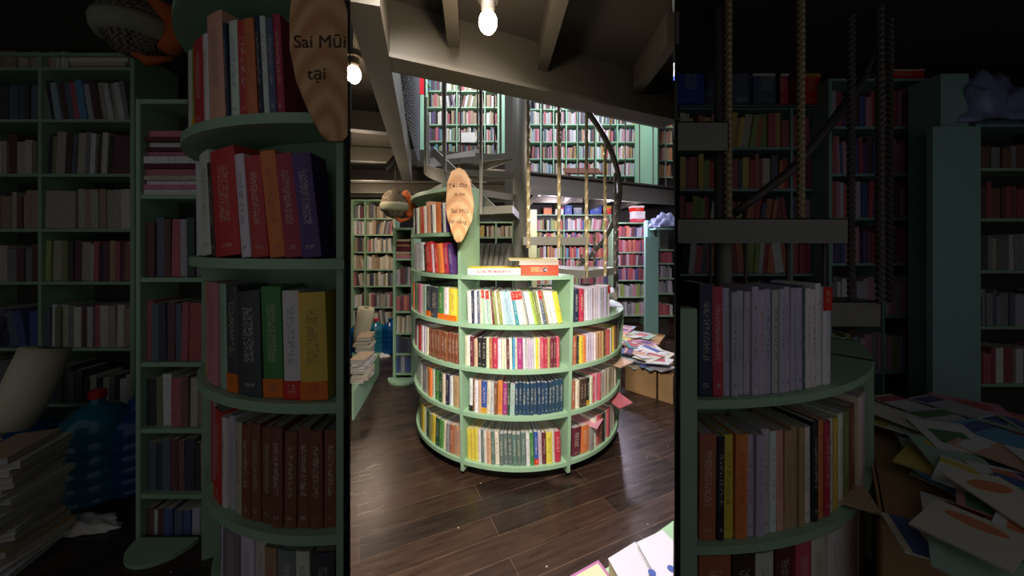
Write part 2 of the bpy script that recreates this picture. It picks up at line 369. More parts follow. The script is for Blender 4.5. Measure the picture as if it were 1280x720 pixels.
# generic straight case
def case(name,label,x0,x1,Y,zs,dep,m=GREEN,divs=(),ztop=None,zbot=0,th=.022,group=None,uw=.03,M0=None,back=True,ends=(1,1)):
    e=empty(name,((x0+x1)/2,Y,zbot)); tag(e,label,'bookcase',group)
    e_inv=Matrix.Translation(-e.location)
    M=e_inv@M0 if M0 else e_inv
    top=ztop if ztop is not None else max(zs)+.3
    if ends[0]: boxo('side_panel',x0-uw,x0,Y-.003,Y+dep,zbot,top,m,e,M=M,bev=.002)
    if ends[1]: boxo('side_panel',x1,x1+uw,Y-.003,Y+dep,zbot,top,m,e,M=M,bev=.002)
    for z in list(zs)+([top] if ztop is not None else []): boxo('shelf',x0,x1,Y,Y+dep,z-th,z,m,e,M=M)
    for xd in divs: boxo('divider',xd-.011,xd+.011,Y+.002,Y+dep,zbot,top,m,e,M=M)
    if back: boxo('back_panel',x0,x1,Y+dep,Y+dep+.012,zbot,top,WALL,e,M=M)
    return e
def wobj(name,bm,m,e,color=None,smooth=False):   # part built in world coordinates, parented to the thing's Empty
    o=obj(name,bm,m,e,color,smooth); o.location=-e.location; return o
# ================= SETTING
RY=7.4
def struct(o): o['kind']='structure'; return o
bm=bmesh.new(); abox(bm,-7,8,-.8,RY+.2,-.1,0); struct(obj('floor',bm,FLOOR))
bm=bmesh.new(); abox(bm,-7,8,RY,RY+.15,0,5.4); struct(obj('wall_back',bm,WALL))
bm=bmesh.new(); abox(bm,-KL*RY-.4,KR*RY+.4,.4,RY+.2,5.4,5.5); struct(obj('ceiling',bm,CEIL))
for nm,sg,k in (('wall_added_partition_west',-1,KL),('wall_added_partition_east',1,KR)):  # added dividers that keep the room's lamplight out of the alcoves
    bm=bmesh.new(); y0,y1=.5,RY; prism(bm,[(sg*k*y0,y0),(sg*k*y1,y1),(sg*(k+.0035)*y1,y1),(sg*(k+.0035)*y0,y0)][::sg],0,5.45); struct(obj(nm,bm,PART))
# alcove shells
bm=bmesh.new(); abox(bm,-4.4,-4.3,.3,2.9,0,3.1); struct(obj('wall_alcove_west',bm,WALL))
bm=bmesh.new(); abox(bm,5.1,5.2,.3,3.7,0,3.1); struct(obj('wall_alcove_east',bm,WALL))
bm=bmesh.new(); prism(bm,[(-4.3,2.7),(-(KL+.004)*2.7,2.7),(-(KL+.004)*2.8,2.8),(-4.3,2.8)],0,3.1); struct(obj('wall_alcove_rear_west',bm,WALL))
bm=bmesh.new(); prism(bm,[((KR+.004)*3.5,3.5),(5.1,3.5),(5.1,3.6),((KR+.004)*3.6,3.6)],0,3.1); struct(obj('wall_alcove_rear_east',bm,WALL))
bm=bmesh.new(); prism(bm,[(-4.4,.5),(-(KL+.004)*.5,.5),(-(KL+.004)*2.8,2.8),(-4.4,2.8)],2.78,2.9); struct(obj('ceiling_alcove_west',bm,CEIL))
bm=bmesh.new(); prism(bm,[((KR+.004)*.5,.5),(5.2,.5),(5.2,3.6),((KR+.004)*3.6,3.6)],3.0,3.1); struct(obj('ceiling_alcove_east',bm,CEIL))
# mezzanine slab with its stair opening
bm=bmesh.new()
for q in ([(-.22,.5),(.22,.5),(.869,1.85),(-.44,1.23)],[(-.22,.5),(-.44,1.23),(-1.06,3.5),(-1.64,3.5)],[(-1.64,3.5),(-1.06,3.5),(-.03,3.73),(-1.745,3.73)],[(-1.745,3.73),(-.03,3.73),(.23,4.67),(-2.185,4.67)],[(-2.185,4.67),(.23,4.67),(.4,7.35),(-3.4,7.35)],[(.23,4.67),(2.77,5.9),(3.4,7.35),(.4,7.35)]): prism(bm,q,2.34,2.44)
struct(obj('ceiling_mezzanine',bm,CEIL))
def beam(name,p0,p1,w,h,m=BEAM):
    bm=bmesh.new(); bar(bm,p0,p1,w,h); struct(obj(name,bm,m))
beam('beam_front',(-.47,1.235,2.24),(.868,1.865,2.24),.07,.21)
beam('beam_front_flange',(-.47,1.235,2.135),(.868,1.865,2.135),.11,.016)
beam('beam_west',(-.405,.93,2.235),(-1.08,3.55,2.235),.09,.22)
beam('beam_landing',(-1.08,3.47,2.36),(.0,3.72,2.36),.06,.16)
beam('beam_landing_return',(-.02,3.70,2.36),(.23,4.67,2.36),.06,.16)
beam('beam_far',(.2,4.64,2.29),(2.76,5.88,2.29),.06,.25,STEEL)
beam('beam_far_flange',(.2,4.6,2.44),(2.76,5.84,2.44),.16,.02,STEELD)
for i,(a,b) in enumerate([((.155,.97),(.13,1.48)),((.60,1.28),(.615,1.68)),((-.16,.8),(-.22,1.3))]):
    beam('beam_joist',(a[0],a[1],2.28),(b[0],b[1],2.28),.045,.12)
for i,xx in enumerate((.35,.95,1.6,2.2)):
    Y0=4.75+xx*.45; beam('beam_joist',(xx,Y0+.03,2.27),(xx*1.05-.1,7.3,2.27),.08,.14)
for Y in (2.2,3.0,3.9,4.8,5.8):
    x1=-.49*Y+.02; x2={2.2:-.76,3.0:-.97,3.9:-.3,4.8:.1,5.8:1.2}[Y]
    beam('beam_joist',(x1,Y,2.27),(x2,Y+.1,2.27),.07,.12)
# ================= lamps
def bulb(name,p,r,m,label,power,col,rad_=.06,cat='ceiling lamp'):
    e=empty(name,p); tag(e,label,cat)
    bm=bmesh.new(); bmesh.ops.create_uvsphere(bm,u_segments=16,v_segments=10,radius=r); bmesh.ops.scale(bm,vec=(1,1,1.25),verts=bm.verts); obj('bulb',bm,m,e,smooth=True)
    bm=bmesh.new(); lathe(bm,[(r*.55,r*1.0),(r*.75,r*1.3),(r*.75,r*2.2),(r*1.1,r*2.3),(r*1.1,r*2.5)],14); obj('socket',bm,STEELD,e)
    ld=bpy.data.lights.new('lamp_light','POINT'); ld.energy=power; ld.color=col; ld.shadow_soft_size=rad_
    lo=bpy.data.objects.new('lamp_light',ld); lo.location=Vector(p)-Vector((0,0,r*1.25+rad_+.005)); COL.objects.link(lo)
def light(p,power,col,r=.15,kind='POINT',size=.5,aim=None,spot=None):  # bare lamp with no fixture; some are added only to brighten
    ld=bpy.data.lights.new('room_or_fill_light',kind); ld.energy=power; ld.color=col
    if kind=='AREA': ld.shape='DISK'; ld.size=size
    else: ld.shadow_soft_size=r
    if spot: ld.spot_size=rad(spot); ld.spot_blend=.35
    o=bpy.data.objects.new('room_or_fill_light',ld); o.location=p
    if aim: o.rotation_euler=(Vector(aim)-Vector(p)).to_track_quat('-Z','Y').to_euler()
    COL.objects.link(o)
WARM=(1,.80,.60); NEUT=(1,.92,.84); COOL=(.86,.90,1); VIO=(.86,.78,1)
bulb('ceiling_bulb',P(610,28,1.0),.027,BULB,'bright warm bulb hanging from the ceiling ahead of the diagonal beam',3,WARM,.03)
bulb('ceiling_bulb',P(442,93,1.55),.032,BULB,'warm bulb beside the west partition, cut off by the frame edge',1.0,WARM,.03)
def disc_lamp(p,r,label):
    e=empty('ceiling_downlight',p); tag(e,label,'ceiling lamp')
    bm=bmesh.new(); lathe(bm,[(r,0),(r*1.15,.0),(r*1.15,.03),(r*.9,.03)],20); obj('rim',bm,STEELD,e)
    bm=bmesh.new(); lathe(bm,[(r*.98,-.004),(r*.98,.01)],20); obj('diffuser',bm,BULBC,e)
disc_lamp(P(448,226,4.4)+Vector((0,0,.02)),.10,'round white downlight over the wall shelves near the water bottles')
disc_lamp(P(671.5,244,5.4),.055,'small round white downlight under the mezzanine beyond the stair')
# track spotlight
e=empty('track_spotlight',P(491,205,3.0)); tag(e,'black cylindrical spotlight angled down from the ceiling above the woven ornament','spotlight')
M=Matrix.Rotation(rad(40),4,'Y')
bm=bmesh.new(); lathe(bm,[(.035,-.06),(.045,-.07),(.045,.05),(.02,.07)],16,M=M); obj('housing',bm,mat('black_metal','1b1a1a',.4,.5),e)
bm=bmesh.new(); lathe(bm,[(.034,-.066),(.034,-.062)],16,M=M); obj('lens',bm,BULB,e)
bm=bmesh.new(); bar(bm,(0,0,.05),(0,0,.2),.012,.012); obj('bracket',bm,STEELD,e)
# ================= ROUND BOOKCASE
RC=(.04,2.95); R=.87; RI=.63
ZB=[.10,.42,.71,.985,1.285]      # tops of the boards, from the floor up
e=empty('round_bookcase',(RC[0],RC[1],0)); tag(e,'sage green round bookcase wrapped about the spiral stair pole on the plank floor','bookcase')
TH=.025
A0,A1=-25.5,22.5
def rboard(a0,a1,z,r1=0.0): bm=bmesh.new(); arc_slab(bm,RC,RI-.0,R-.045*max(0,1.0-z)+r1,a0,a1,z-TH,z); wobj('shelf',bm,GREEN,e)
ZT=[1.53,1.86]
for i,z in enumerate(ZB): 
    rboard(A0+.8,A1-.8,z,.004); rboard(-100,A0-.8,z)
    if i<4: rboard(A1+.8,130,z)
rboard(-100,A0-.8,1.555); rboard(-100,A0-.8,1.845); 
for z in ZB[:4]: rboard(130,260,z)
def rpost(a,z0,z1,w=1.5,r0=RI,r1=R+.006,name='upright'):
    bm=bmesh.new(); arc_slab(bm,RC,r0,r1,a-w/2,a+w/2,z0,z1,2)
    for v in bm.verts:
        q=Vector((v.co.x-RC[0],v.co.y-RC[1])); 
        if q.length>.75 and v.co.z<.5: f=(q.length-.042)/q.length; v.co.x=RC[0]+q.x*f; v.co.y=RC[1]+q.y*f
    wobj(name,bm,GREEN,e)
rpost(A0,.03,1.86); rpost(A1,.03,1.285); rpost(-100,.03,1.86)
for a in (75,130,180): rpost(a,.03,.985)
for a0,a1 in ((-100,A0-1),(A0+1,A1-1),(A1+1,130),(130,259)):
    bm=bmesh.new(); arc_slab(bm,RC,RI-.006,RI,a0,a1,.06,1.86 if a0==-100 else .93); wobj('back_panel',bm,GREEN,e)
bm=bmesh.new(); arc_slab(bm,RC,R-.16,R-.12,-100,255,.0,.07,90); wobj('plinth',bm,mat('plinth_black','15120f',.8),e)
# rows of the middle bay
PT='round bookcase {}'
def RR(z): return R-.045*max(0,1.0-z)
def rr(bay,row,spec,a0,a1,z,h,lean=0,d=.20,**k):
    h*=.88; k.setdefault('inset',.012)
    ring_row(RC,RR(z),spec,a0,a1,z,h,f'{row} row, {bay} of round bookcase','books in the '+row+' row, '+bay,lean,d=d,**k)
mb='middle bay'
rr(mb,'top','white 8, navy 4, white 6, slate 5, cream 6, mint 5 ^red, white 3, mint 6 ^red, cream 3, maroon 4, olive 5, cream 4, olive 6 .97, white 3, pale_blue 4 x4, white 3, teal 7 ^red, white 8 ^red, cream 6 ^red, grey 4, white 5 x2, lime 4, olive 4 x2, white 3, slate 6 ^red, olive 4, white 4, cream 4, white 8, yellow 9',-22,19,ZB[3]+.001,.232,lambda t:-.05-.15*min(1,max(0,(t-.15)*2)) if t>.2 else -.02)
rr(mb,'second','cream 7, white 3, maroon 7, peach 7 .93, black 8 x2, cream 6, terracotta 6, crimson 9 1.02, white 6, cream 5 x2, maroon 5, white 5, sky_blue 5, cream 4, magenta 10, white 5, lavender 5 x3, white 3, yellow 4, cream 4, rose 7, crimson 6, tan 5, maroon 6, maroon 5, rose 6',-24,18,ZB[2]+.001,.212,-.01)
rr(mb,'third','white 6 _black, brown 4, white 6, peach 5, blue 9 _gold, cream 6, lavender 6, brown 5, orange 8 1.03, magenta 8, dark_green 4, mint 8 .97, petrol 6 x11, petrol 7 1.04 x2',-22.5,20.5,ZB[1]+.001,.225,.01)
rr(mb,'lowest','yellow 7 .96, yellow 6 x2, white 5, sage 5, cream 5, peach 7, sage 6, cream 7, sage 7 x5, sage 8, white 6, green 7, blue 7 _red, lavender 6, maroon 6, yellow 10, cream 5, crimson 9',-24,19.5,ZB[0]+.001,.225,-.03)
# stair side bay
sb='stair bay'
rr(sb,'top','navy 8 1.03, crimson 8, lavender 4 x12, white 5 ^red',24.5,50,ZB[3]+.001,.232)
rr(sb,'second','terracotta 6, black 4, yellow 6, orange 5, lavender 4 x3, white 4, tan 5 x3, dark_brown 4, terracotta 4, rose 5, cream 4, olive 4, yellow 3, white 5, brown 7, cream 6 1.04, lavender 6 1.05',24.5,72,ZB[2]+.001,.20)
rr(sb,'third','terracotta 5, cream 6, dark_brown 5 x2, black 5 _gold, cream 5, rose 4, pink 6, rose 4, beige 7 x7',24.5,73,ZB[1]+.001,.205,.02)
rr(sb,'lowest','maroon 11 .9, orange 10 .9, grey 6 .8, cream 5, rose 5, brown 4, black 4, cream 5, rose 5, white 8 1.02, cream 9 1.05',25.5,71,ZB[0]+.001,.225,.03)
# tall bay
tb='tall bay'
rr(tb,'fourth','orange 3, teal 4, yellow 5, pink 7, cream 4, mint 4, dark_grey 7 _orange, dark_grey 10, green 7 _orange, white 6 _orange, yellow 9 _orange',-71,-27.5,ZB[3]+.001,.235)
rr(tb,'fifth','rose 5, white 4, lavender 4, red 7, white 5, lavender 4, cream 4, brown 5 x9',-71,-27,ZB[2]+.001,.215)
rr(tb,'sixth','cream 5, white 8, grey 8, gold 4, orange 4, cream 4, green 6, dark_green 4, cream 4, navy 4, white 4, tan 7',-71,-27.5,ZB[1]+.001,.22)
rr(tb,'lowest','lime 6, olive 5, yellow 5, cream 4, dark_green 6, olive 5, yellow 7, dark_green 6, green 5, cream 5, grey 5, terracotta 6, tan 9',-71,-27.5,ZB[0]+.001,.215,.03)
rr(tb,'second','lavender 6, white 4 x2, white 9 1.03, dark_brown 4, red 9 1.02, white 4, red 6, orange 6, crimson 6, purple 6',-70,-29,1.286,.225,-.10)
rr(tb,'top','grey 5, black 4, white 5, lime 4, red 7, white 4, peach 7 1.13, navy 3, white 4, orange 7 1.05, navy 3, white 4, purple 4, crimson 5',-70,-29,1.556,.215,-.05)
rboard_top=None
# loose magazines on the round case
def soft(c): g=sum(c[:3])/3; return tuple(min(1,v*.72+g*.16+.06) for v in c[:3])+(1,)
def mag(p,rz,w,l,t,cname,label,extra=None,tilt=0,name='magazine',cat='magazine',group=None,clipf=None,rx=0):
    e=empty(name,p,rz); e.rotation_euler=(rx,tilt,rz); tag(e,label,cat,group)
    bm=bmesh.new(); abox(bm,-w/2,w/2,-l/2,l/2,0,t*.12); abox(bm,-w/2,w/2,-l/2,l/2,t*.88,t); abox(bm,-w/2,-w/2+t*.15+.0005,-l/2,l/2,t*.1,t*.9); 
    obj('cover',bm,COVER,e,soft(C[cname]))
    boxo('page_block',-w/2+.001,w/2-.003,-l/2+.003,l/2-.003,t*.12,t*.88,PAGES,e,(.62,.6,.54,1))
    if extra:
        bm=bmesh.new()
        if extra[0]=='photo': abox(bm,-w*.36,w*.36,-l*.2,l*.28,t,t+.0012)
        elif extra[0]=='frame': abox(bm,-w*.3,w*.3,-l*.3,l*.15,t,t+.0012)
        elif extra[0]=='oval': lathe(bm,[(w*.33,t),(w*.33,t+.0012)],24); bmesh.ops.scale(bm,vec=(1,.5,1),verts=bm.verts); bmesh.ops.translate(bm,vec=(0,l*.25,0),verts=bm.verts)
        elif extra[0]=='band': abox(bm,-w*.5,w*.5,l*.2,l*.42,t,t+.0012)
        obj('printed_panel',bm,COVER,e,soft(C[extra[1]]))
    return e
# QUAN TRI MARKETING book lying on the top board
ee=empty('thick_book',P(617.5,346.5,2.12)+Vector((0,.02,0)),rad(1)); ee.location.z=1.286; tag(ee,'thick white book lying flat with red spine lettering, on the round bookcase','book')
w=.33; t=.042
bm=bmesh.new(); abox(bm,-w/2,w/2,0,.004,0,t); abox(bm,-w/2,w/2,0,.2,0,.003); obj('cover',bm,COVER,ee,C['white'])
bm=bmesh.new(); abox(bm,-w/2,w/2,.0,.2,t,t+.003); q=obj('front_cover',bm,COVER,ee,C['yellow']); q['label']='yellow front cover'
boxo('page_block',-w/2+.004,w/2-.004,.0045,.196,.0032,t-.0005,PAGES,ee,(.65,.62,.55,1))
text('QUẢN TRỊ MARKETING',(0,-.001,t*.5),(pi/2,0,0),.0205,REDINK,ee,off=.02)
ee=empty('boxed_book',(.17,2.13,1.286),rad(-3)); tag(ee,'thick orange red boxed book lying flat beneath a cream and a yellow one','book')
w=.235; t=.062
boxo('cover',-w/2,w/2,0,.19,0,t,COVER,ee,lin('d8451f'),bev=.002)
bm=bmesh.new(); lathe(bm,[(.014,0),(.014,.0015)],20,M=Matrix.Rotation(pi/2,4,'X')); q=obj('seal',bm,mat('dark_seal','2b2a38',.4),ee); q.location=(.035,0,.034)
bm=bmesh.new(); lathe(bm,[(.006,0),(.006,.002)],16,M=Matrix.Rotation(pi/2,4,'X')); q=obj('seal_centre',bm,WHITEINK,ee); q.location=(.038,-.0003,.034)
text('中日',(-.03,-.0008,.034),(pi/2,0,0),.026,YINK,ee); 
mag(Vector((.165,2.245,1.35)),rad(-88),.2,.25,.025,'cream','cream paperback lying on the orange red boxed book',name='paperback',cat='book')
mag(Vector((.13,2.24,1.3765)),rad(-86),.19,.31,.012,'yellow','thin yellow book topmost on the flat stack beside the stair tread',name='paperback',cat='book')
# pink magazines lying on the lowest stair bay row, and on the edge
mag(P(735,532,2.32)+Vector((0,.06,.015)),rad(60),.15,.2,.006,'pink','pink magazine lying over the dark red and orange books of the lowest row',name='magazine',rx=rad(6))
mag(P(772,502,2.48)+Vector((0.0,.06,0)),rad(35),.15,.2,.008,'rose','red and white magazine resting aslant at the end of the lowest row',('band','white'),rx=rad(14))
mag(P(771,455,2.55)+Vector((0,.07,.0)),rad(40),.17,.22,.008,'peach','peach magazine sticking out above the beige books of the third row',rx=rad(3))
# torn paper on the top edge
# ================= SPIRAL STAIR
PX0=(.075,2.95)
e=empty('spiral_staircase',(PX0[0],PX0[1],0)); tag(e,'grey painted steel spiral staircase with brass twisted balusters rising out of the round bookcase','staircase')
bm=bmesh.new(); lathe(bm,[(.068,0),(.068,4.4)],24,c=(PX0[0],PX0[1],0)); wobj('pole',bm,STEEL,e,smooth=True)
def rp(a,r,z): return Vector((PX0[0]+r*math.sin(rad(a)),PX0[1]-r*math.cos(rad(a)),z))
def railz(a): return 2.42-(a-25)*.0109
steps=[(-50,-6,1.735),(0,33,1.525),(30,66,1.305),(62,88,1.115),(88,115,.93),(114,140,.74),(140,166,.55),(166,192,.36)]
ups=[(-78,-44,1.90),(-112,-78,2.10),(-146,-112,2.28)]
for a0,a1,z in steps+ups:
    rr1=.80 if z<1.95 else .74
    if z==1.735: rr1=.70
    if z<1.1: rr1=.62
    bm=bmesh.new(); p=[rp(a0+6,.06,0),rp(a0,rr1,0),rp((a0+a1)/2,rr1*1.0,0),rp(a1,rr1,0),rp(a1-6,.06,0)]
    p=[rp(a0+6,.06,0),rp(a0,rr1,0),rp(a1,rr1,0),rp(a1-6,.06,0)]
    # pan-shaped tread: top plate with turned-down flanges
    prism(bm,[(q.x,q.y) for q in p],z-.006,z)
    for i in range(4): bar(bm,p[i]+Vector((0,0,z-.026)),p[(i+1)%4]+Vector((0,0,z-.026)),.008,.052)
    wobj('tread',bm,STEEL,e)
for a,z0,m in ((2,1.505,GOLD),(16.5,1.505,GOLD),(32,1.305,GOLD),(47,1.305,GOLD),(62,1.305,STEELD),(74,1.115,STEELD),(86,1.115,STEELD),(102,.93,STEELD),(120,.74,STEELD),(-30,1.695,None),(-60,1.9,None)):
    if m is None: continue
    bm=bmesh.new(); r=.79 if a>0 else .7
    if z0<1: r=.68
    twisted(bm,rp(a,r,z0-.05),rp(a,r,min(railz(a),2.6)),.0125); wobj('baluster',bm,m,e)
bm=bmesh.new(); tube(bm,[rp(a,.81,railz(a)) for a in range(16,146,4)],.02,8); wobj('handrail',bm,STEELD,e,smooth=True)
# outer stringer and plain balusters of the upper flight
bm=bmesh.new()
for a in range(-150,-26,4):
    za=lambda q:1.86-(q+26)*.0048
    bar(bm,rp(a,.80,za(a)),rp(a+4.4,.80,za(a+4.4)),.008,.085)
wobj('stringer',bm,STEEL,e)
for a in (-92,-66,-42,-20):
    bm=bmesh.new(); z0=1.86-(a+26)*.0048 if a<-26 else 1.7; tube(bm,[rp(a,.80,z0-.03),rp(a,.80,2.6)],.011,8); wobj('baluster',bm,STEEL,e)
bm=bmesh.new(); bar(bm,rp(-100,.80,2.32),rp(-24,.5,1.72),.01,.07); wobj('brace',bm,STEEL,e)
# thin dark bars under the third tread
# steel square post beside pole
bm=bmesh.new(); bar(bm,(-.03,3.6,1.9),(-.03,3.6,4.4),.09,.09); struct(obj('column_square',bm,BEAM))
# grey files inside the ring
for i in range(8):
    o=one_book(Vector((-.33+i*.052,3.32,1.19)),0,.046,.2,.30,rad(8),'grey' if i%2 else 'dark_grey',f'{ORD[i]} tall grey file from the green tall bay panel, leaning beneath the stair','grey files behind the lying books')
    o.name='file'; o['category']='file'; o.color=lin('9a9186')
bm=bmesh.new(); ff=empty('inner_shelf',(-.12,3.4,0)); tag(ff,'low board carrying the leaning grey files behind the round bookcase','shelf')
boxo('board',-.32,.32,-.12,.16,1.165,1.188,GREEN,ff)
for sx in (-.29,.29): boxo('leg',sx-.02,sx+.02,-.1,.14,0,1.165,GREEN,ff)
# ================= WOODEN SIGN
e=empty('wooden_sign',P(573,300,2.05)); tag(e,'oval slab of pale wood with dark handwriting hanging on the tall bay','sign')
prof=[(0,209),(8,213),(14,223),(17,240),(19,258),(17,275),(11,288),(7,297),(3,302),(-2,303),(-6,298),(-8,288),(-13,276),(-16,262),(-15,245),(-14,228),(-9,214)]
bm=bmesh.new(); s=2.05/F
pts=[(x*s,-(y-300)*s) for x,y in prof]
f0=[bm.verts.new((x,0,z)) for x,z in pts]; f1=[bm.verts.new((x,.022,z)) for x,z in pts]
fs=[bm.faces.new(f0),bm.faces.new(f1[::-1])]
for i in range(len(pts)): bm.faces.new((f0[i],f1[i],f1[(i+1)%len(pts)],f0[(i+1)%len(pts)]))
bmesh.ops.bevel(bm,geom=[ed for ed in bm.edges if abs(ed.verts[0].co.y-ed.verts[1].co.y)<1e-6],offset=.005,segments=2,affect='EDGES')
obj('slab',bm,WOOD,e)
for k,(tx,yy,sz) in enumerate((('Tới đây',232,.036),('là nhà',243,.026),('~ – –',251,.02),('Sai Mũi',264,.036),('tại tầng',277,.033))):
    q=text(tx,(.008*(1 if k%2 else -.4),-.0012,-(yy-300)*s),(pi/2,rad(-4+2*k),0),sz,INK,e)
bm=bmesh.new(); tube(bm,[(0,.012,(300-211)*s),(0,.03,(300-196)*s)],.002,6); obj('cord',bm,INK,e)
# ================= WOVEN ORNAMENT
def ornament(p,k,label):
    e=empty('woven_ornament',p,rad(15)); e.scale=(k,k,k); tag(e,label,'ornament')
    bm=bmesh.new(); lathe(bm,[(.02,-.13),(.07,-.11),(.11,-.05),(.115,.0),(.10,.06),(.06,.1),(.015,.115)],24); obj('basket',bm,WEAVE,e,smooth=True)
    bm=bmesh.new(); lathe(bm,[(.112,-.07),(.122,-.05),(.125,-.02),(.118,.0)],24); obj('lower_band',bm,mat('pale_band','9a9a80',.7),e,smooth=True)
    bm=bmesh.new(); pts=[(.075,-.06,.09),(.12,-.03,.03),(.135,-.02,-.04),(.11,-.03,-.11)]; tube(bm,pts,[.03,.035,.04,.03],10); obj('orange_cloth',bm,ORANGEM,e,smooth=True)
    bm=bmesh.new(); tube(bm,[(0,-.02,-.12),(.05,-.03,-.15),(.12,-.02,-.125)],[.012,.02,.008],8); obj('tail',bm,ORANGEM,e,smooth=True)
    bm=bmesh.new(); tube(bm,[(0,0,.11),(.0,0,.32)],.003,6); obj('cord',bm,INK,e)
ornament(P(494,254,2.9),1.0,'round woven straw ornament with orange cloth hanging beside the round bookcase')
# ================= WALL SHELVES (west side of the room)
MUTE=['cream','beige','white','grey','lavender','maroon','tan','slate','dark_brown','rose','cream','beige','olive','navy']
BRIGHT=['rose','crimson','pink','lavender','white','orange','lime','yellow','terracotta','slate','purple','cream','red','pink','blue']
WARMP=['orange','terracotta','yellow','cream','red','rose','lime','white','gold','pink','slate']
UPW=['white','cream','lavender','beige','pale_blue','rose','slate','mint','gold','white','pink','maroon','navy']
UPL=['cream','maroon','slate','dark_brown','rose','navy','white','teal','olive','tan','purple']
RED=['crimson','red','rose','pink','maroon','lavender','purple','crimson']
Yw=5.6; xl=-KL*Yw+.04; xr=PX(491.5,Yw)
zs=[PZ(y,Yw) for y in (272.6,293,314.7,336.5,357.4,383.7,406,428)]
xd=PX(456,Yw)
case('wall_bookcase','grey green wall bookcase behind the blue water bottles',xl,xr,Yw,zs,.25,divs=(xd,),ztop=2.22)
ms=Mass()
for i,z in enumerate(zs):
    pal=MUTE if i not in (3,) else ['beige','cream','white','tan']
    ms.row(xl,xd-.02,Yw,z,.235,pal,.033,.18,.18); ms.row(xd+.02,xr,Yw,z,.235,pal,.033,.18,.12)
ms.done('rows of muted old books filling the wall bookcase behind the water bottles')
Yn=3.8; x0,x1=PX(494.5,Yn),PX(514,Yn)
zs=[PZ(y,Yn) for y in (323,356,389,416,442,466.5)]
case('narrow_bookcase','narrow green bookcase standing between the bottles and the round bookcase',x0,x1,Yn,zs,.3,ztop=PZ(284.6,Yn))
boxf=empty('green_tray',(x0+.1,Yn-.02,0)); tag(boxf,'flat green base board on the floor before the narrow bookcase','board'); 
bm=bmesh.new(); arc_slab(bm,(0,0),.0001,.17,-90,90,0,.022,12); obj('board',bm,GREEN,boxf)
ms=Mass()
ms.flat_stack(x0,x1,Yn,zs[0],.2,['pink','cream','maroon','tan'],.18,.02)
for i,z in enumerate(zs[1:]): ms.row(x0,x1,Yn,z,.2,[['rose','slate','lavender','maroon'],['maroon','slate','rose','orange'],['cream','tan','brown'],['slate','navy','maroon','blue'],['blue','slate','lavender','white']][i],.03,.18,.03)
ms.done('books and papers filling the narrow green bookcase by the bottles')
# water bottles
def bottle(p,rad_,h,m,label,cap=None,group=None):
    e=empty('water_bottle',p); tag(e,label,'water bottle',group)
    r=rad_; pr=[(r*.85,0),(r,.03*h)]
    for k in range(5):
        z=.06+k*.13; pr+=[(r,(z)*h),(r*.955,(z+.02)*h),(r*.955,(z+.035)*h),(r,(z+.055)*h)]
    pr+=[(r,.72*h),(r*.93,.79*h),(r*.6,.87*h),(r*.24,.91*h),(r*.2,.94*h),(r*.22,.98*h),(r*.2,h)]
    bm=bmesh.new(); lathe(bm,pr,28); obj('bottle_body',bm,m,e,smooth=True)
    bm=bmesh.new(); lathe(bm,[(r*.24,.965*h),(r*.25,.97*h),(r*.25,1.03*h),(r*.2,1.04*h)],20); obj('cap',bm,cap or BLUEP,e)
for px,py,Y,m,cp,lb in ((470,442,4.68,TEALP,REDP,'teal water bottle with a red cap, between the darker blue bottles on the floor'),(488,441,4.75,BLUEP,BLUEP,'deep blue water bottle beside the narrow green bookcase'),(447.5,447,4.45,BLUEP,BLUEP,'deep blue water bottle beneath the cream foam roll')):
    v=G(px,py,0); bottle(Vector((v.x,v.y,0)),.118,.46,m,lb,cp)
# carton with foam
def roll(p0,p1,r,label,flat=.5):
    e=empty('foam_roll',p0); tag(e,label,'foam roll'); d=Vector(p1)-Vector(p0)
    bm=bmesh.new(); n=14
    tube(bm,[(0,0,0),d*.33,d*.66+Vector((.004,0,0)),d],[r*.85,r,r*1.02,r*.98],20); obj('foam',bm,FOAM,e,smooth=True)
    bm=bmesh.new(); q=d.normalized(); tube(bm,[d*1.0,d*1.003],r*.35,16); obj('core_shade',bm,mat('shadow_core','6b6350',.9),e)  # end disc coloured dark for the shade in the roll's hollow
low=1
roll(P(440,428,4.15)+Vector((.09,0,0)),P(458,385,4.15),.095,'cream foam roll leaning over the blue water bottles, seen lit')
def cloth(p,rx,ry,h,m,label,name='plastic_bag',cat='plastic bag',seed=1):
    rnd=random.Random(seed); bm=bmesh.new(); bmesh.ops.create_icosphere(bm,subdivisions=4,radius=1)
    from mathutils import noise
    for v in bm.verts:
        q=1+.45*noise.noise(v.co*2.6+Vector((seed*3.1,0,0)))+.15*noise.noise(v.co*8)
        v.co=Vector((v.co.x*rx*q,v.co.y*ry*q,max(-.0,v.co.z*q)*h))
    o=obj(name,bm,m,None,smooth=True); o.location=p; tag(o,label,cat); return o
v=G(474,444.5,0); cloth(Vector((v.x,v.y-.02,0)),.13,.06,.035,PLAST,'crumpled white plastic sheet on the floor before the teal water bottle',seed=2)
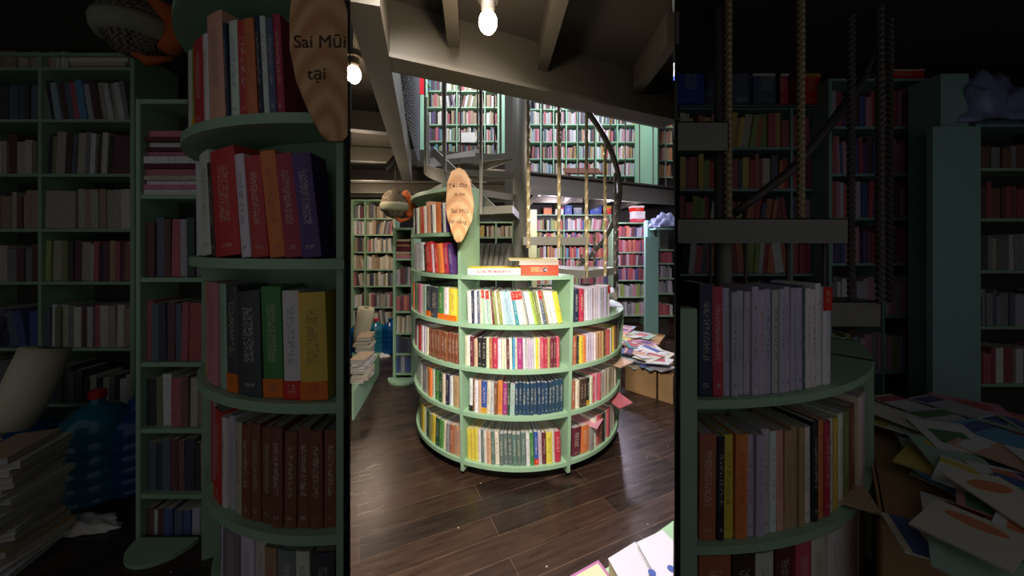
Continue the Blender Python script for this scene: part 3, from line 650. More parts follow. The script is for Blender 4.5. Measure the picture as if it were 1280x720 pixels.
# magazine piles by the west partition
def pile(cx,cy,w,l,n,z0,cols,labelf,group,clipside=None,t=.022,zig=.03,ang=0,size=(.2,.28)):
    z=z0
    for i in range(n):
        tt=t*random.uniform(.6,1.4); mag(Vector((cx+random.uniform(-zig,zig),cy+random.uniform(-zig,zig),z)),ang+random.uniform(-.25,.25),size[0],size[1],tt,random.choice(cols),labelf(i,n),group=group,name='magazine'); z+=tt+.001
e=empty('low_bench',(-1.46,3.3,0)); tag(e,'sage green low bench along the west partition carrying old magazines','bench')
bm=bmesh.new(); prism(bm,[(-KL*2.9+.012,2.9),(-KL*2.9+.03,2.9),(-1.40,3.3),(-1.52,3.95),(-KL*3.95+.02,3.95)],0,.24); wobj('bench_body',bm,GREEN,e)
for k,(px,Y,n) in enumerate(((447.5,3.2,10),(452,3.65,9))):
    pile(PX(px,Y)+.04,Y,0,0,n,.241,['cream','beige','tan','gold','white'],lambda i,n,k=k:f"cream old magazine in the {['front','rear'][k]} floor stack against the west partition",'old magazines stacked by the west partition '+str(k),zig=.015,ang=.2,t=.026,size=(.14,.24))
# ================= FAR SHELVES UNDER THE MEZZANINE
Yf=7.0
def cols(xs,Y): return [PX(x,Y) for x in xs]
zs=[PZ(y,Yf) for y in (287.5,305,322,338.5,355,371)]
xa,xb,xc=cols((660,705,765),Yf)
case('far_bookcase','long green bookcase of bright books seen through the stair balusters',xa,xc-.04,Yf,zs,.25,divs=(xb,),ztop=PZ(268,Yf))
ms=Mass()
for i,z in enumerate(zs):
    ms.row(xa,xb-.02,Yf,z,.24,WARMP,.036,.16,.05); ms.row(xb+.02,xc-.05,Yf,z,.24,BRIGHT if i!=2 else ['red','orange','crimson','sky_blue','white','red'],.036,.16,.08)
ms.done('bright upright books filling the long far bookcase behind the stair')
Ys=6.3; xa,xb=cols((767,806),Ys)
zs=[PZ(y,Ys) for y in (296,315,332,350,371,394)]
case('far_bookcase','green bookcase of red and violet books beside the tall blue green panel',xa,xb,Ys,zs,.25,ztop=PZ(278,Ys))
ms=Mass()
for i,z in enumerate(zs):
    ms.row(xa,xb,Ys,z,.24 if i else .2,RED+['blue','orange'] if i<4 else ['white','lavender','pink','lime','grey'],.034,.16,.05)
ms.done('red and violet books filling the bookcase beside the blue green panel')
# blue green end panel
e=empty('end_panel_bookcase',P(817,400,5.4)); e.location.z=0; tag(e,'tall blue green bookcase seen from its plain end above the magazine cartons','bookcase')
Yp=5.4; x0,x1=cols((807,823),Yp)
bm=bmesh.new(); abox(bm,x0,x1,Yp,Yp+.04,0,PZ(296,Yp)); wobj('side_panel',bm,GREEN2,e)
bm=bmesh.new(); abox(bm,x0+.05,x1-.04,Yp+.05,Yp+.2,0,PZ(275,Yp)); wobj('carcass',bm,GREEN2,e)
xe=KR*(5.5)-.03
zs2=[PZ(y,Yp) for y in (312,329,348,367,395)]
for z in zs2:
    bm=bmesh.new(); abox(bm,x1,xe,Yp+.05,Yp+.25,z-.022,z); wobj('shelf',bm,GREEN,e)
bm=bmesh.new(); abox(bm,x1,xe,Yp+.25,Yp+.26,0,1.7); wobj('back_panel',bm,WALL,e)
ms=Mass()
for i,z in enumerate(zs2[1:]): ms.row(x1+.01,xe-.01,Yp+.05,z,.2,[['crimson','maroon','brown'],['grey','lavender','maroon'],['slate','grey','lavender'],['crimson','white','rose']][i],.03,.15,.05)
ms.done('small rows of books on the shelf ends beside the blue green panel')
# boxes, bottles and bag on top
def carton(p,w,d,h,col,label,name='box',band=None,group=None):
    e=empty(name,p); tag(e,label,'box',group)
    boxo('box_body',-w/2,w/2,-d/2,d/2,0,h,COVER,e,C[col],bev=.003)
    boxo('lid',-w/2-.003,w/2+.003,-d/2-.003,d/2+.003,h*.7,h+.002,COVER,e,C[band or col])
def topstuff(Y,f,z0,alc):
    # f maps px; list of (px, width px, height px, colour, band)
    for px,wp,hp,cn,bd,lb in alc:
        carton(Vector((f(px,Y),Y+.16,z0)),wp/F*Y,.2,hp/F*Y,cn,lb,band=bd)
zt=PZ(268,Yf)+.002
for px,w,h,cn,bd,yb,lb in ((686,8,16,'gold','orange',287.5,'gold gift box on the top board of the far bookcase'),):
    pass
ztop1=zt
topstuff(Yf-.1,PX,ztop1,[(685,10,8,'orange','terracotta','orange box on top of the far bookcase behind the stair pole'),(700,10,9,'white','rose','white box with rose lid on top of the far bookcase'),(711,9,11,'blue','blue','blue box on top of the far bookcase between baluster gaps'),(723,10,8,'slate','grey','slate grey box on top of the far bookcase'),
 (746,14,12,'blue','blue','wide blue tub on top of the far bookcase beside the red one'),(761,8,10,'red','gold','red box with gold lid at the end of the far bookcase top')])
z=PZ(278,Ys)+.002
for k,(cn,bd) in enumerate((('rose','white'),('white','white'),('red','white'),('red','lavender'))):
    if k<2: carton(Vector((PX(800,Ys),Ys+.13,z)),.22,.18,.1,cn,f"{['lower rose','middle white'][k]} box in the stack on the red book bookcase",band=bd)
    if k==2: carton(Vector((PX(800,Ys)-.02,Ys+.13,z)),.22,.18,.1,cn,"topmost red and white box in the stack on the red book bookcase",band=bd)
    if k<3: z+=.103
cloth(P(832,284,5.35),.22,.15,.2,BAGM,'grey translucent bag bundle on the blue green bookcase top',seed=5)
bm=bmesh.new(); ee=empty('bag_shelf',P(830,285,5.35)); tag(ee,'narrow green top board carrying the grey bag bundle','shelf'); boxo('board',-.18,.1,-.12,.2,-.03,0,GREEN2,ee); boxo('bracket',-.05,-.02,.1,.14,-.35,-.03,GREEN2,ee)
# yellow light put into post colour; small far case between tall bay and pole
e=empty('yellow_lit_bookcase',(PX(664,6.6),6.6,0)); tag(e,'yellow lit end panel of a bookcase behind the stair pole','bookcase')
bm=bmesh.new(); abox(bm,PX(660,6.5),PX(671,6.5),6.5,6.6,0,PZ(262,6.5)); wobj('side_panel',bm,mat('yellow_lit_paint','d8dc9c',.5),e)
bm=bmesh.new(); abox(bm,PX(660.5,6.5),PX(663,6.5),6.6,6.9,0,PZ(262,6.5)); wobj('back_panel',bm,GREEN,e)
Yk=5.0; xa,xb=cols((592,640),Yk)
zs=[PZ(y,Yk) for y in (296,320)]
case('small_bookcase','small pale green bookcase of yellow books glimpsed beneath the stair treads',xa,xb,Yk,zs,.2,ztop=PZ(277,Yk),divs=(PX(620,Yk),))
ms=Mass(); ms.row(xa,PX(608,Yk),Yk,zs[0],.17,['yellow','gold'],.05,.15,.05); ms.row(PX(608,Yk),xb,Yk,zs[0],.17,['tan','brown','olive','cream'],.03,.15,0); ms.row(xa,xb,Yk,zs[1],.2,['dark_brown','red','navy','purple','slate'],.035,.15,0)
ms.done('yellow and dark books on the small bookcase beneath the stair treads')
# ================= UPPER LEVEL
FL=2.44
Yu=6.0; xa,xb=cols((533,636),Yu)
zs=[PZ(y,Yu) for y in (92,113,133.5,155,176,197)]; zs=[z for z in zs if z>FL+.05]
case('upper_bookcase','tall green bookcase on the upper floor behind the thin railing bars',xa,xb-.2,Yu,zs,.25,divs=(PX(571,Yu),PX(606,Yu)),ztop=PZ(60,Yu),zbot=FL)
ms=Mass()
for z in zs:
    for p,q in ((533,570),(572,605),(607,621)): ms.row(PX(p,Yu)+.01,PX(q,Yu),Yu,z,.245,UPL if p==533 else ['cream','tan','white','slate','rose','brown','olive'],.03,.16,.12)
ms.done('many coloured books filling the tall upper floor bookcase')
for px0,px1,Y,lb in ((525,534,5.7,'mint green bookcase end panel below the red banner on the upper floor'),(627,636,5.6,'mint green bookcase end panel beside the square stair column')):
    e=empty('upper_end_panel',(PX(px0,Y),Y,FL)); tag(e,lb,'panel')
    bm=bmesh.new(); abox(bm,PX(px0,Y),PX(px1,Y),Y,Y+.03,FL,PZ(60,Y)); wobj('board',bm,GREEN3,e)
    for yy in (100,150): 
        bm=bmesh.new(); abox(bm,PX(px0,Y)-.0,PX(px1,Y),Y+.03,Y+.25,PZ(yy,Y)-.02,PZ(yy,Y)); wobj('shelf',bm,GREEN3,e)
e=empty('hanging_banner',P(528,118,5.5)); tag(e,'red banner with a yellow and white figure above the mint end panel','banner')
bm=bmesh.new(); abox(bm,-.05,.05,0,.01,0,.55); obj('cloth',bm,mat('red_cloth','d0182a',.6),e)
bm=bmesh.new(); lathe(bm,[(.04,0),(.04,.006)],16,M=Matrix.Rotation(pi/2,4,'X')); q=obj('yellow_disc',bm,YINK,e); q.location=(0,-.001,.3)
bm=bmesh.new(); abox(bm,-.03,.03,-.004,0,.36,.52); obj('white_patch',bm,WHITEINK,e)
bm=bmesh.new(); abox(bm,-.01,.01,.003,.008,.5,1.0); obj('cord',bm,INK,e)
e=empty('paper_notice',P(585,178,5.9)); tag(e,'blank white paper notice fixed to the upper bookcase shelf','notice'); boxo('sheet',-.12,.12,0,.004,0,.17,PLAST,e)
Yv=6.9; xa,xm,xb=cols((661,722,798),Yv)
zs=[PZ(y,Yv) for y in (98,116,136,155,177,198,219)]; zs=[z for z in zs if z>FL+.02]
case('upper_bookcase','wide mint green bookcase on the upper floor behind the brass balusters',xa,xb,Yv,zs,.25,divs=(PX(676,Yv),PX(692,Yv),PX(708,Yv),xm,PX(745,Yv),PX(772,Yv)),ztop=PZ(82,Yv),zbot=FL,m=GREEN3)
ms=Mass()
for z in zs: 
    for p,q in ((662,675),(677,691),(693,707),(709,721),(723,744),(746,771),(773,797)): ms.row(PX(p,Yv),PX(q,Yv)-.01,Yv,z,.27,UPW,.033,.16,.05)
ms.done('pale books filling the wide upper floor bookcase behind the balusters')
for px0,px1,Y in ((806,822,6.1),):
    e=empty('upper_end_panel',(PX(px0,Y),Y,FL)); tag(e,'broad mint green bookcase end panel behind the upper floor railing','panel')
    bm=bmesh.new(); abox(bm,PX(px0,Y),PX(px1,Y),Y,Y+.06,FL,PZ(120,Y)); wobj('board',bm,GREEN3,e)
    bm=bmesh.new(); abox(bm,PX(px0,Y),PX(px0,Y)+.03,Y+.06,Y+.5,FL,PZ(120,Y)); wobj('side_board',bm,GREEN3,e)
Yx=6.5; xa,xb=PX(824,Yx),KR*Yx-.03
zs=[PZ(y,Yx) for y in (158,179,200,221)]; zs=[z for z in zs if z>FL]
case('upper_bookcase','narrow upper bookcase of tan books beside the broad mint panel',xa,xb,Yx,zs,.2,ztop=PZ(130,Yx),zbot=FL,ends=(1,0))
ms=Mass()
for z in zs: ms.row(xa,xb,Yx,z,.25,['tan','cream','brown','gold','orange'],.03,.14,.05)
ms.done('tan and brown books in the narrow upper bookcase by the partition')
# desk on upper floor
e=empty('reading_desk',P(727,218,5.6)); e.location.z=FL; tag(e,'dark red brown slanted desk top standing on the upper floor','desk')
zz=PZ(214,5.6)-FL; bm=bmesh.new(); abox(bm,-.28,.3,-.18,.18,-.012,.012,Matrix.Translation((0,0,zz))@Matrix.Rotation(rad(25),4,'X')); obj('desk_top',bm,mat('red_brown_wood','6b3a28',.5,noise=.2),e)
for sx in (-.2,.2): boxo('leg',sx-.015,sx+.015,-.03,.03,0,zz-.02,STEELD,e)
# upper railings
def railing(name,label,pts,z0,z1,n,rail=True,m=STEELD):
    a,b=Vector(pts[0]),Vector(pts[1]); e=empty(name,(a.x,a.y,z0)); tag(e,label,'railing')
    for i in range(n):
        p=a.lerp(b,(i+.5)/n); bm=bmesh.new(); twisted(bm,(p.x,p.y,z0),(p.x,p.y,z1),.011); wobj('baluster',bm,m,e)
    if rail: bm=bmesh.new(); bar(bm,(a.x,a.y,z1),(b.x,b.y,z1),.03,.03); wobj('top_rail',bm,m,e)
railing('upper_railing','dark twisted bar railing along the far mezzanine edge',((.28,4.62),(2.7,5.8)),FL+.01,3.42,9)
railing('upper_railing','twisted bar railing above the landing edge of the stair opening',((-.98,3.5),(-.1,3.69)),FL,3.5,5)
railing('upper_railing','close set silvery bar railing along the west edge of the opening',((-.60,1.76),(-.92,3.40)),2.3,3.6,17,m=mat('silver_bar','a4a7ac',.35,.2))
# ================= MAGAZINE CARTONS beyond the stair (room east side)
def low_carton(pts,z1,label,m=CARTON):
    cx=sum(p[0] for p in pts)/len(pts); cy=sum(p[1] for p in pts)/len(pts)
    e=empty('carton',(cx,cy,0)); tag(e,label,'carton')
    bm=bmesh.new(); prism(bm,[(cx+(x-cx)*.97,cy+(y-cy)*.97) for x,y in pts],0,z1*.93); wobj('packed_core',bm,m,e)
    for i in range(len(pts)):
        a,b=pts[i],pts[(i+1)%len(pts)]; bm=bmesh.new(); bar(bm,(a[0],a[1],z1/2),(b[0],b[1],z1/2),.008,z1); wobj('flap',bm,m,e)
low_carton([(1.16,3.52),(1.38,3.30),(1.50,3.62),(1.30,3.85)],.26,'small brown carton packed with magazines nearest the round bookcase')
low_carton([(1.40,3.28),(1.49,3.19),(1.72,3.68),(1.55,3.75)],.26,'long brown carton heaped with magazines against the east partition')
low_carton([(1.32,3.9),(1.56,3.8),(2.0,4.5),(1.5,4.75)],.30,'rear brown carton heaped with magazines beneath the blue green panel')
MC=['white','white','lavender','cream','white','pale_blue','lavender','lavender','pink','sky_blue','yellow','mint','peach','cream','teal','rose','blue','white','white']
PN=['red','blue','yellow','green','orange','purple','teal','rose','white']
def heap(n,spots,z,label,group,size=(.2,.27),xlim=None,zstep=.004,zslope=None):
    rnd=random.Random(len(label)); pos=[]
    for i in range(n):
        x,y=spots[i%len(spots)]; x+=rnd.uniform(-.06,.06); y+=rnd.uniform(-.05,.05)
        cn=rnd.choice(MC); ex=(rnd.choice(['photo','oval','band','frame','oval','band']),rnd.choice([q for q in PN if q!=cn]))
        lab=f"{cn.replace('_',' ')} magazine with {ex[1]} {dict(photo='picture',oval='oval',band='title band',frame='panel')[ex[0]]}, {label}"
        USED[lab]=USED.get(lab,0)+1
        if USED[lab]>1: lab={2:'another ',3:'third ',4:'fourth '}.get(USED[lab],'further ')+lab
        zz=z+(zslope(x,y) if zslope else 0)+zstep*i*.7
        mag(Vector((x,y,zz)),rnd.uniform(-1.2,1.2),size[0],size[1],.007,cn,lab,ex,tilt=rnd.uniform(-.09,.09),group=group,rx=rnd.uniform(-.06,.1))
spots=[(1.27+.1*i+.02*j*1,3.52+.26*j+.05*i) for j in range(5) for i in range(3) if 1.27+.1*i<KR*(3.52+.26*j+.05*i)-.14]+[(1.36,3.36),(1.42,3.38),(1.5,3.55)]
spots=[(x+.04*(y-3.5),y) for x,y in spots]
spots+=[(1.24,3.6),(1.36,3.45),(1.3,3.5)]; heap(52,spots,.262,'heaped on the lit cartons','magazines heaped on the lit cartons',zstep=.0035)
# ================= NEAR STACK at the room's lower corner
e=empty('low_bench',G(800,690,.28)); e.location.z=0; tag(e,'sage green low bench top poking out beside the east partition at the frame bottom','bench')
def clipped_poly(pts,z0,z1,m,name,e,color=None):
    bm=bmesh.new(); prism(bm,pts,z0,z1); clip_room_right(bm); o=wobj(name,bm,m,e,color); return o
g=lambda x,y,h:tuple(G(x,y,h)[:2])
zb=.26
clipped_poly([g(750,716,zb),g(843,650,zb),g(900,700,zb),g(800,800,zb)],zb-.03,zb,GREEN,'bench_top',e)
clipped_poly([g(770,722,zb),g(843,668,zb),g(880,705,zb),g(800,790,zb)],0,zb-.03,GREEN,'bench_box',e)
def stackbook(pts,z0,t,col,label,cat='book',page=(.66,.63,.55,1),inner=None):
    v=pts[0]; e=empty('large_book',(v[0],v[1],z0)); tag(e,label,cat)
    c=Vector((sum(p[0] for p in pts)/4,sum(p[1] for p in pts)/4))
    ins=[(p[0]+(c.x-p[0])*.03,p[1]+(c.y-p[1])*.03) for p in pts]
    clipped_poly(ins,z0+.002,z0+t-.002,PAGES,'page_block',e,page)
    clipped_poly(pts,z0+t-.0025,z0+t,COVER,'front_cover',e,col); clipped_poly(pts,z0,z0+.0025,COVER,'back_cover',e,col)
    if inner:
        q=[(p[0]+(c.x-p[0])*.16,p[1]+(c.y-p[1])*.16) for p in pts]; clipped_poly(q,z0+t+.0001,z0+t+.001,COVER,'printed_panel',e,inner)
    return e
h1=.30
stackbook([g(760,698,h1+.03),g(794,677,h1+.03),g(850,745,h1+.03),g(806,780,h1+.03)],h1-.04,.07,lin('c3bec8'),'white covered book under the corner of the larger white one',page=(.6,.55,.36,1))
h2=.345
e2=stackbook([g(796,679,h2),g(828,664,h2),g(905,740,h2),g(850,775,h2)],h2-.012,.016,lin('c9c4d0'),'white covered book with blue drawings on top of the bench stack')
for px,py in ((815,716),(839,711)):
    v=G(px,py,h2+.004); bm=bmesh.new(); lathe(bm,[(.013,0),(.013,.0012)],16,c=(v.x,v.y,h2+.0042)); clip_room_right(bm); wobj('blue_drawing',bm,BLUEINK,e2)
stackbook([g(712,720,.27),g(748,700,.27),g(775,735,.27),g(735,770,.27)],.24,.03,lin('a0608c'),'mauve book with a cream printed panel at the bench end',inner=lin('c9bf9a'))
bx=empty('bench_support',G(740,722,.2)); 
bx.location.z=0; tag(bx,'low dark box holding up the mauve book beside the bench','box'); clipped_poly([g(722,726,.24),g(750,708,.24),g(765,735,.24),g(738,760,.24)],0,.239,CARTON,'box_body',bx)
def mass_spec(ms,spec,x0,x1,Y,z,h,lean=0,d=.16):
    it=parse(spec); tot=sum(i[1] for i in it); x=x0
    for cn,wd,hf,bd in it:
        dw=(x1-x0)*wd/tot; c=C[cn]; k=random.uniform(.85,1.1)
        ms.add(x+dw/2,Y+.015+random.uniform(0,.015),z+.001,dw*.94,d,h*hf*random.uniform(.92,1.02),lean+random.uniform(-.02,.02),(min(1,c[0]*k),min(1,c[1]*k),min(1,c[2]*k),1)); x+=dw
# ================= WEST ALCOVE
LC=(-.726,2.0); LR=.82; LI=.645
e=empty('curved_bookcase',(LC[0],LC[1],0)); tag(e,'large curved green bookcase in the dim west alcove','bookcase')
LZ=[.45,.925,1.425,1.91,2.41]
for z in LZ+[.03]:
    bm=bmesh.new(); arc_slab(bm,LC,LI,LR+.05*(z-1),-66,14,z-.035,z); clip_left_alcove(bm); wobj('shelf',bm,GREEN,e)
for a,w in ((-62,1.5),(9.2,1.6)):
    bm=bmesh.new(); arc_slab(bm,LC,LI if a<0 else LR-.06,LR+.003,a-w/2,a+w/2,0,2.41,2); clip_left_alcove(bm); wobj('upright',bm,GREEN,e)
bm=bmesh.new(); arc_slab(bm,LC,LI-.01,LI,-62,13,.0,2.4); clip_left_alcove(bm); wobj('back_panel',bm,GREEN,e)
def lrw(row,spec,z,h,lean=0,a0=-52,a1=7.6):
    ring_row(LC,LR+.05*(z-1),spec,a0-7,a1,z+.001,h,f'{row} row, dim curved bookcase','books in the '+row+' row, dim curved bookcase',lean,d=.115)
lrw('top','grey 18, black 8, white 14, lime 9 _yellow, dark_brown 5, red 26, white 10, peach 24 1.17, navy 4, white 11, red 12, orange 12, navy 5, white 6, slate 7, crimson 8',LZ[3],.34,-.05,-50,-3)
lrw('second','lavender 9 x3, white 8, white 24 1.08, dark_brown 8, red 32 1.06, white 10, red 16, orange 14, crimson 15, purple 16',LZ[2],.37,-.10,-50,5)
lrw('third','teal 8, yellow 18, pink 26, mint 10, dark_grey 14 _orange, dark_grey 24, green 18 _orange, white 14 _red, yellow 22 _orange',LZ[1],.39,-.03,-49,6)
lrw('fourth','rose 16, white 9, lavender 8, red 18 _red, white 9, lavender 9, beige 10, brown 12 x8',LZ[0],.36,.0,-50,7)
lrw('lowest','navy 10, white 14, grey 26, white 14, cream 10, tan 10, grey 14, cream 10, dark_grey 16',.03,.33,.0,-50,6)
# sign in the alcove
e=empty('wooden_sign',P(408,176,1.0)); tag(e,'dim oval wooden slab with handwriting at the top of the west alcove','sign')
s=1.0/F
prof=[(-50,178),(-40,150),(-46,90),(-44,40),(-36,0),(-30,-60),(0,-100),(26,-90),(27,0),(27,165),(22,177),(8,180),(2,168),(-12,150),(-20,120),(-34,90)]
prof=[(-38,100),(-46,60),(-46,20),(-42,-20),(-30,-70),(0,-100),(24,-90),(26.5,0),(26.5,172),(20,178),(4,178),(-8,166),(-22,140)]
bm=bmesh.new(); pts=[(x*s,-(y-178)*s) for x,y in prof]
f0=[bm.verts.new((x,0,z)) for x,z in pts]; f1=[bm.verts.new((x-.012,.02,z)) for x,z in pts]
fs=[bm.faces.new(f0),bm.faces.new(f1[::-1])]
for i in range(len(pts)): bm.faces.new((f0[i],f1[i],f1[(i+1)%len(pts)],f0[(i+1)%len(pts)]))
obj('slab',bm,WOOD,e)
for tx,xx,yy,sz in (('Sai Mũi',-8,55,.052),('tại',-12,95,.05)): text(tx,(xx*s,-.0012,-(yy-178)*s),(pi/2,0,0),sz,INK,e)
# straight shelves
Yb=2.3; xl=-4.2; xr=PX(163,Yb)
zs=[PZ(y,Yb) for y in (149,217,286,352,435,505,570)]; zs=[PZ(84,Yb)]+zs
xd=PX(49,Yb)
e=case('wall_bookcase','dim green wall bookcase at the back of the west alcove',xl,xr,Yb,zs,.3,divs=(xd,-3.75),ztop=2.76,th=.02)
def lb(row,spec,x0,x1,z,h,lean=0,half='inner half'):
    mass_spec(ms,spec,x0,x1,Yb,z,h,lean)
hx=xd+.015; ms=Mass()
lb('top','tan 7, rose 6, beige 10, white 8, beige 9, white 6, cream 10',hx,PX(80,Yb),zs[0],.26,-.05)
ms.flat_stack(PX(82,Yb),PX(160,Yb),Yb,zs[0],.08,['cream','beige','tan'],.2,.03)
lb('second','grey 8, black 5, pale_blue 8, maroon 7, slate 8, rose 8, sky_blue 9, lavender 7, maroon 8, dark_brown 6, beige 6, white 7, beige 6, white 7, grey 6',hx,xr-.03,zs[1],.27,-.16)
lb('third','black 6, olive 6, beige 11, dark_brown 7, slate 6, beige 10, grey 7, white 6, dark_brown 6, cream 7, black 5, maroon 16, maroon 8',hx,xr-.02,zs[2],.28,.05)
lb('fourth','beige 40 .95, beige 10, tan 9, beige 10, tan 9, beige 10, beige 10, cream 12',hx,xr-.02,zs[3],.28,0)
lb('fifth','lime 7, beige 13, olive 9, dark_brown 7, maroon 10, beige 13, cream 6, rose 7, navy 5, maroon 8, tan 8, rose 7, maroon 6, terracotta 8',hx,xr-.02,zs[4],.27,0.02)
lb('sixth','slate 6, white 6, olive 7, beige 8, grey 8, cream 9, maroon 8, lavender 7, rose 8, cream 11, beige 8, cream 9, tan 10',hx,xr-.02,zs[5],.28,.0)
for i,z in enumerate(zs): ms.row(-3.74,xd-.015,Yb,z,.27,[['beige','tan'],['dark_grey','grey','slate'],['beige','maroon','olive','cream'],['beige','tan','brown'],['maroon','grey','beige'],['navy','slate','blue'],['grey','beige'],['grey']][min(i,7)],.045,.2,.2)
ms.row(PX(100,Yb),xr-.02,Yb,zs[6],.2,['white','dark_green','grey','cream'],.035,.16,.35)
ms.row(hx,PX(98,Yb),Yb,zs[6],.25,['dark_grey','slate'],.035,.16,.05)
ms.done('dim leftover books and papers filling the outer half of the alcove wall bookcase')
# narrow case
Yn=1.72; x0,x1=PX(176,Yn),-1.53
zs=[PZ(y,Yn) for y in (243,347,453,536,618,699)]
case('narrow_bookcase','dim narrow green bookcase beside the curved one in the west alcove',x0,x1,Yn,zs,.2,ztop=PZ(124,Yn),uw=.024)
ms=Mass(); ms.flat_stack(x0,x1,Yn,zs[0],.3,['pink','cream','maroon','tan','white'],.16,.03)
for i,(row,spec,h) in enumerate((('second','maroon 7, slate 6, maroon 5, rose 7, lavender 5, dark_green 6, grey 5, navy 6',.30),('third','rose 5, slate 6, navy 6, maroon 6, slate 5, rose 5, red 11, grey 5',.30),('fourth','black 7, olive 5, white 7, rose 8, brown 6, beige 6, tan 9',.26),('fifth','slate 7, navy 6, slate 6, maroon 6, brown 5, navy 8, black 6, pink 6',.26),('lowest','brown 6, white 4, maroon 5, blue 8, slate 7, blue 7, lavender 8, grey 8',.24))):
    mass_spec(ms,spec,x0,x1,Yn,zs[i+1],h)
ms.done('dim books and stacked papers filling the narrow alcove bookcase')
tr=empty('green_tray',(x0+.15,Yn-.01,0)); tag(tr,'rounded green base board on the floor before the dim narrow bookcase','board')
bm=bmesh.new(); arc_slab(bm,(0,0),.0001,.15,-90,90,0,.02,14); obj('board',bm,GREEN,tr)
# bottles
for px,py,Y,m,cp,lbl in ((122,622,2.02,TEALP,REDP,'dim teal water bottle with a red cap in the west alcove'),(170,607,2.1,BLUEP,BLUEP,'dim dark blue water bottle beside the narrow alcove bookcase'),(45,630,1.98,BLUEP,BLUEP,'dim dark blue water bottle under the foam roll in the alcove')):
    bottle(Vector((PX(px,Y),Y,0)),.150 if m is TEALP else .13,.60 if m is TEALP else .52,m,lbl,cp)
roll(P(12,535,1.8),P(58,435,1.9),.095,'dim cream foam roll leaning over the alcove water bottles')
cloth(Vector((PX(118,1.86),1.80,0)),.20,.06,.045,PLAST,'dim crumpled white plastic sheet before the alcove water bottles',seed=4)
for k,(px,Y,n,sz) in enumerate(((22,1.62,19,(.16,.26)),(2,1.95,16,(.2,.26)))):
    pile(PX(px,Y),Y,0,0,n,0,['cream','beige','tan','gold','white'],lambda i,n,k=k:f"old magazine in the {['near wide','rear narrow'][k]} stack at the west alcove edge",'old magazines in the west alcove stack '+str(k),zig=.02,ang=.15,t=.028 if k==0 else .042,size=sz)
ornament(P(172,30,1.9),1.45,'dim round woven ornament with orange cloth hanging in the west alcove')
# ================= EAST ALCOVE
QC=(.68,2.65); QR=1.45; QI=1.24
e=empty('curved_bookcase',(QC[0],QC[1],0)); tag(e,'large curved green bookcase in the dim east alcove','bookcase')
QZ=[.42,.93]
for z in QZ:
    bm=bmesh.new(); arc_slab(bm,QC,QI,QR,-6,62,z-.03,z); clip_right_alcove(bm); wobj('shelf',bm,GREEN,e)
bm=bmesh.new(); arc_slab(bm,QC,QI-.01,QI,-4,62,.0,.9); clip_right_alcove(bm); wobj('back_panel',bm,GREEN,e)
def qpost(a0,a1,z1,r0=QR-.05):
    bm=bmesh.new(); arc_slab(bm,QC,r0,QR+.003,a0,a1,0,z1,3); clip_right_alcove(bm); wobj('upright',bm,GREEN,e)
qpost(-4.8,-1.4,1.25); qpost(44,45,.93,QI); qpost(61,62,.93,QI)
# solid end wall of the middle section, seen just inside the partition
ring_row(QC,QR,'navy 18 1.03, crimson 14 1.02, lavender 9 x12, slate 4, white 9 x3, white 13 ^red',-.6,23.5,QZ[1]+.001,.385,'top row, dim east curved bookcase','books in the top row, dim east curved bookcase',0,inset=.02,d=.16)
ring_row(QC,QR,'terracotta 16, black 7, yellow 10, orange 12, lavender 8 x3, white 7, peach 8, tan 8, tan 7 x2, white 9, black 8, orange 7, crimson 9, white 7, yellow 7, white 9, olive 12, brown 12, cream 12 1.05, lavender 14 1.06',-.6,42.5,QZ[0]+.001,.375,'second row, dim east curved bookcase','books in the second row, dim east curved bookcase',0,inset=.02,d=.16)
ring_row(QC,QR,'terracotta 16, dark_brown 12, cream 10, maroon 10, rose 10, cream 10, white 14, white 14, cream 12',-.6,42.5,.03,.33,'lowest row, dim east curved bookcase','books in the lowest row, dim east curved bookcase',0,inset=.02,d=.16)
mag(Vector((PX(1050,1.42),1.47,.435)),rad(60),.2,.26,.01,'tan','dim tan magazine lying on the board edge of the east curved bookcase',rx=0)
# stair parts in the alcove
e=empty('alcove_staircase',(1.6,2.1,0)); tag(e,'dim grey steel stair flight with twisted bars in the east alcove','staircase')
Yt=2.02
def plate(x0,x1,y0,y1,Y,dep=.25,name='tread',m=STEEL):
    bm=bmesh.new(); X0,X1=PX(x0,Y),PX(x1,Y); zt,zb2=PZ(y0,Y),PZ(y1,Y)
    abox(bm,X0,X1,Y,Y+.008,zb2,zt); abox(bm,X0,X1,Y,Y+dep,zt-.006,zt); abox(bm,X0,X0+.006,Y,Y+dep,zb2,zt); abox(bm,X1-.006,X1,Y,Y+dep,zb2,zt)
    clip_right_alcove(bm); wobj(name,bm,m,e)
plate(843,1061,273,304,Yt); plate(1036,1102,377,408,2.25,.2); plate(843,911,152,188,Yt)
for px,y0,y1,Y,r,m in ((910,-40,273,Yt+.1,.024,GOLD),(1001,-40,273,Yt+.1,.024,GOLD),(1064,-40,385,2.3,.024,STEELD),(1100,-40,380,2.2,.024,STEELD),(1112,-40,378,2.32,.022,STEELD)):
    bm=bmesh.new(); twisted(bm,P(px,y1,Y),P(px,-60,Y),r,.16); wobj('baluster',bm,m,e)
for px in (888,932,985,1030):
    bm=bmesh.new(); tube(bm,[P(px,300,2.14),P(px,372,2.14)],.011,8); wobj('baluster',bm,STEELD,e)
bm=bmesh.new(); tube(bm,[P(x,y,2.4) for x,y in ((918,266),(950,243),(990,212),(1035,160),(1075,105),(1105,40),(1112,-30))],.03,10); wobj('handrail',bm,STEELD,e,smooth=True)
bm=bmesh.new(); lathe(bm,[(.05,0),(.05,2.98)],20,c=(1.35,2.2,0)); wobj('pole',bm,STEEL,e)
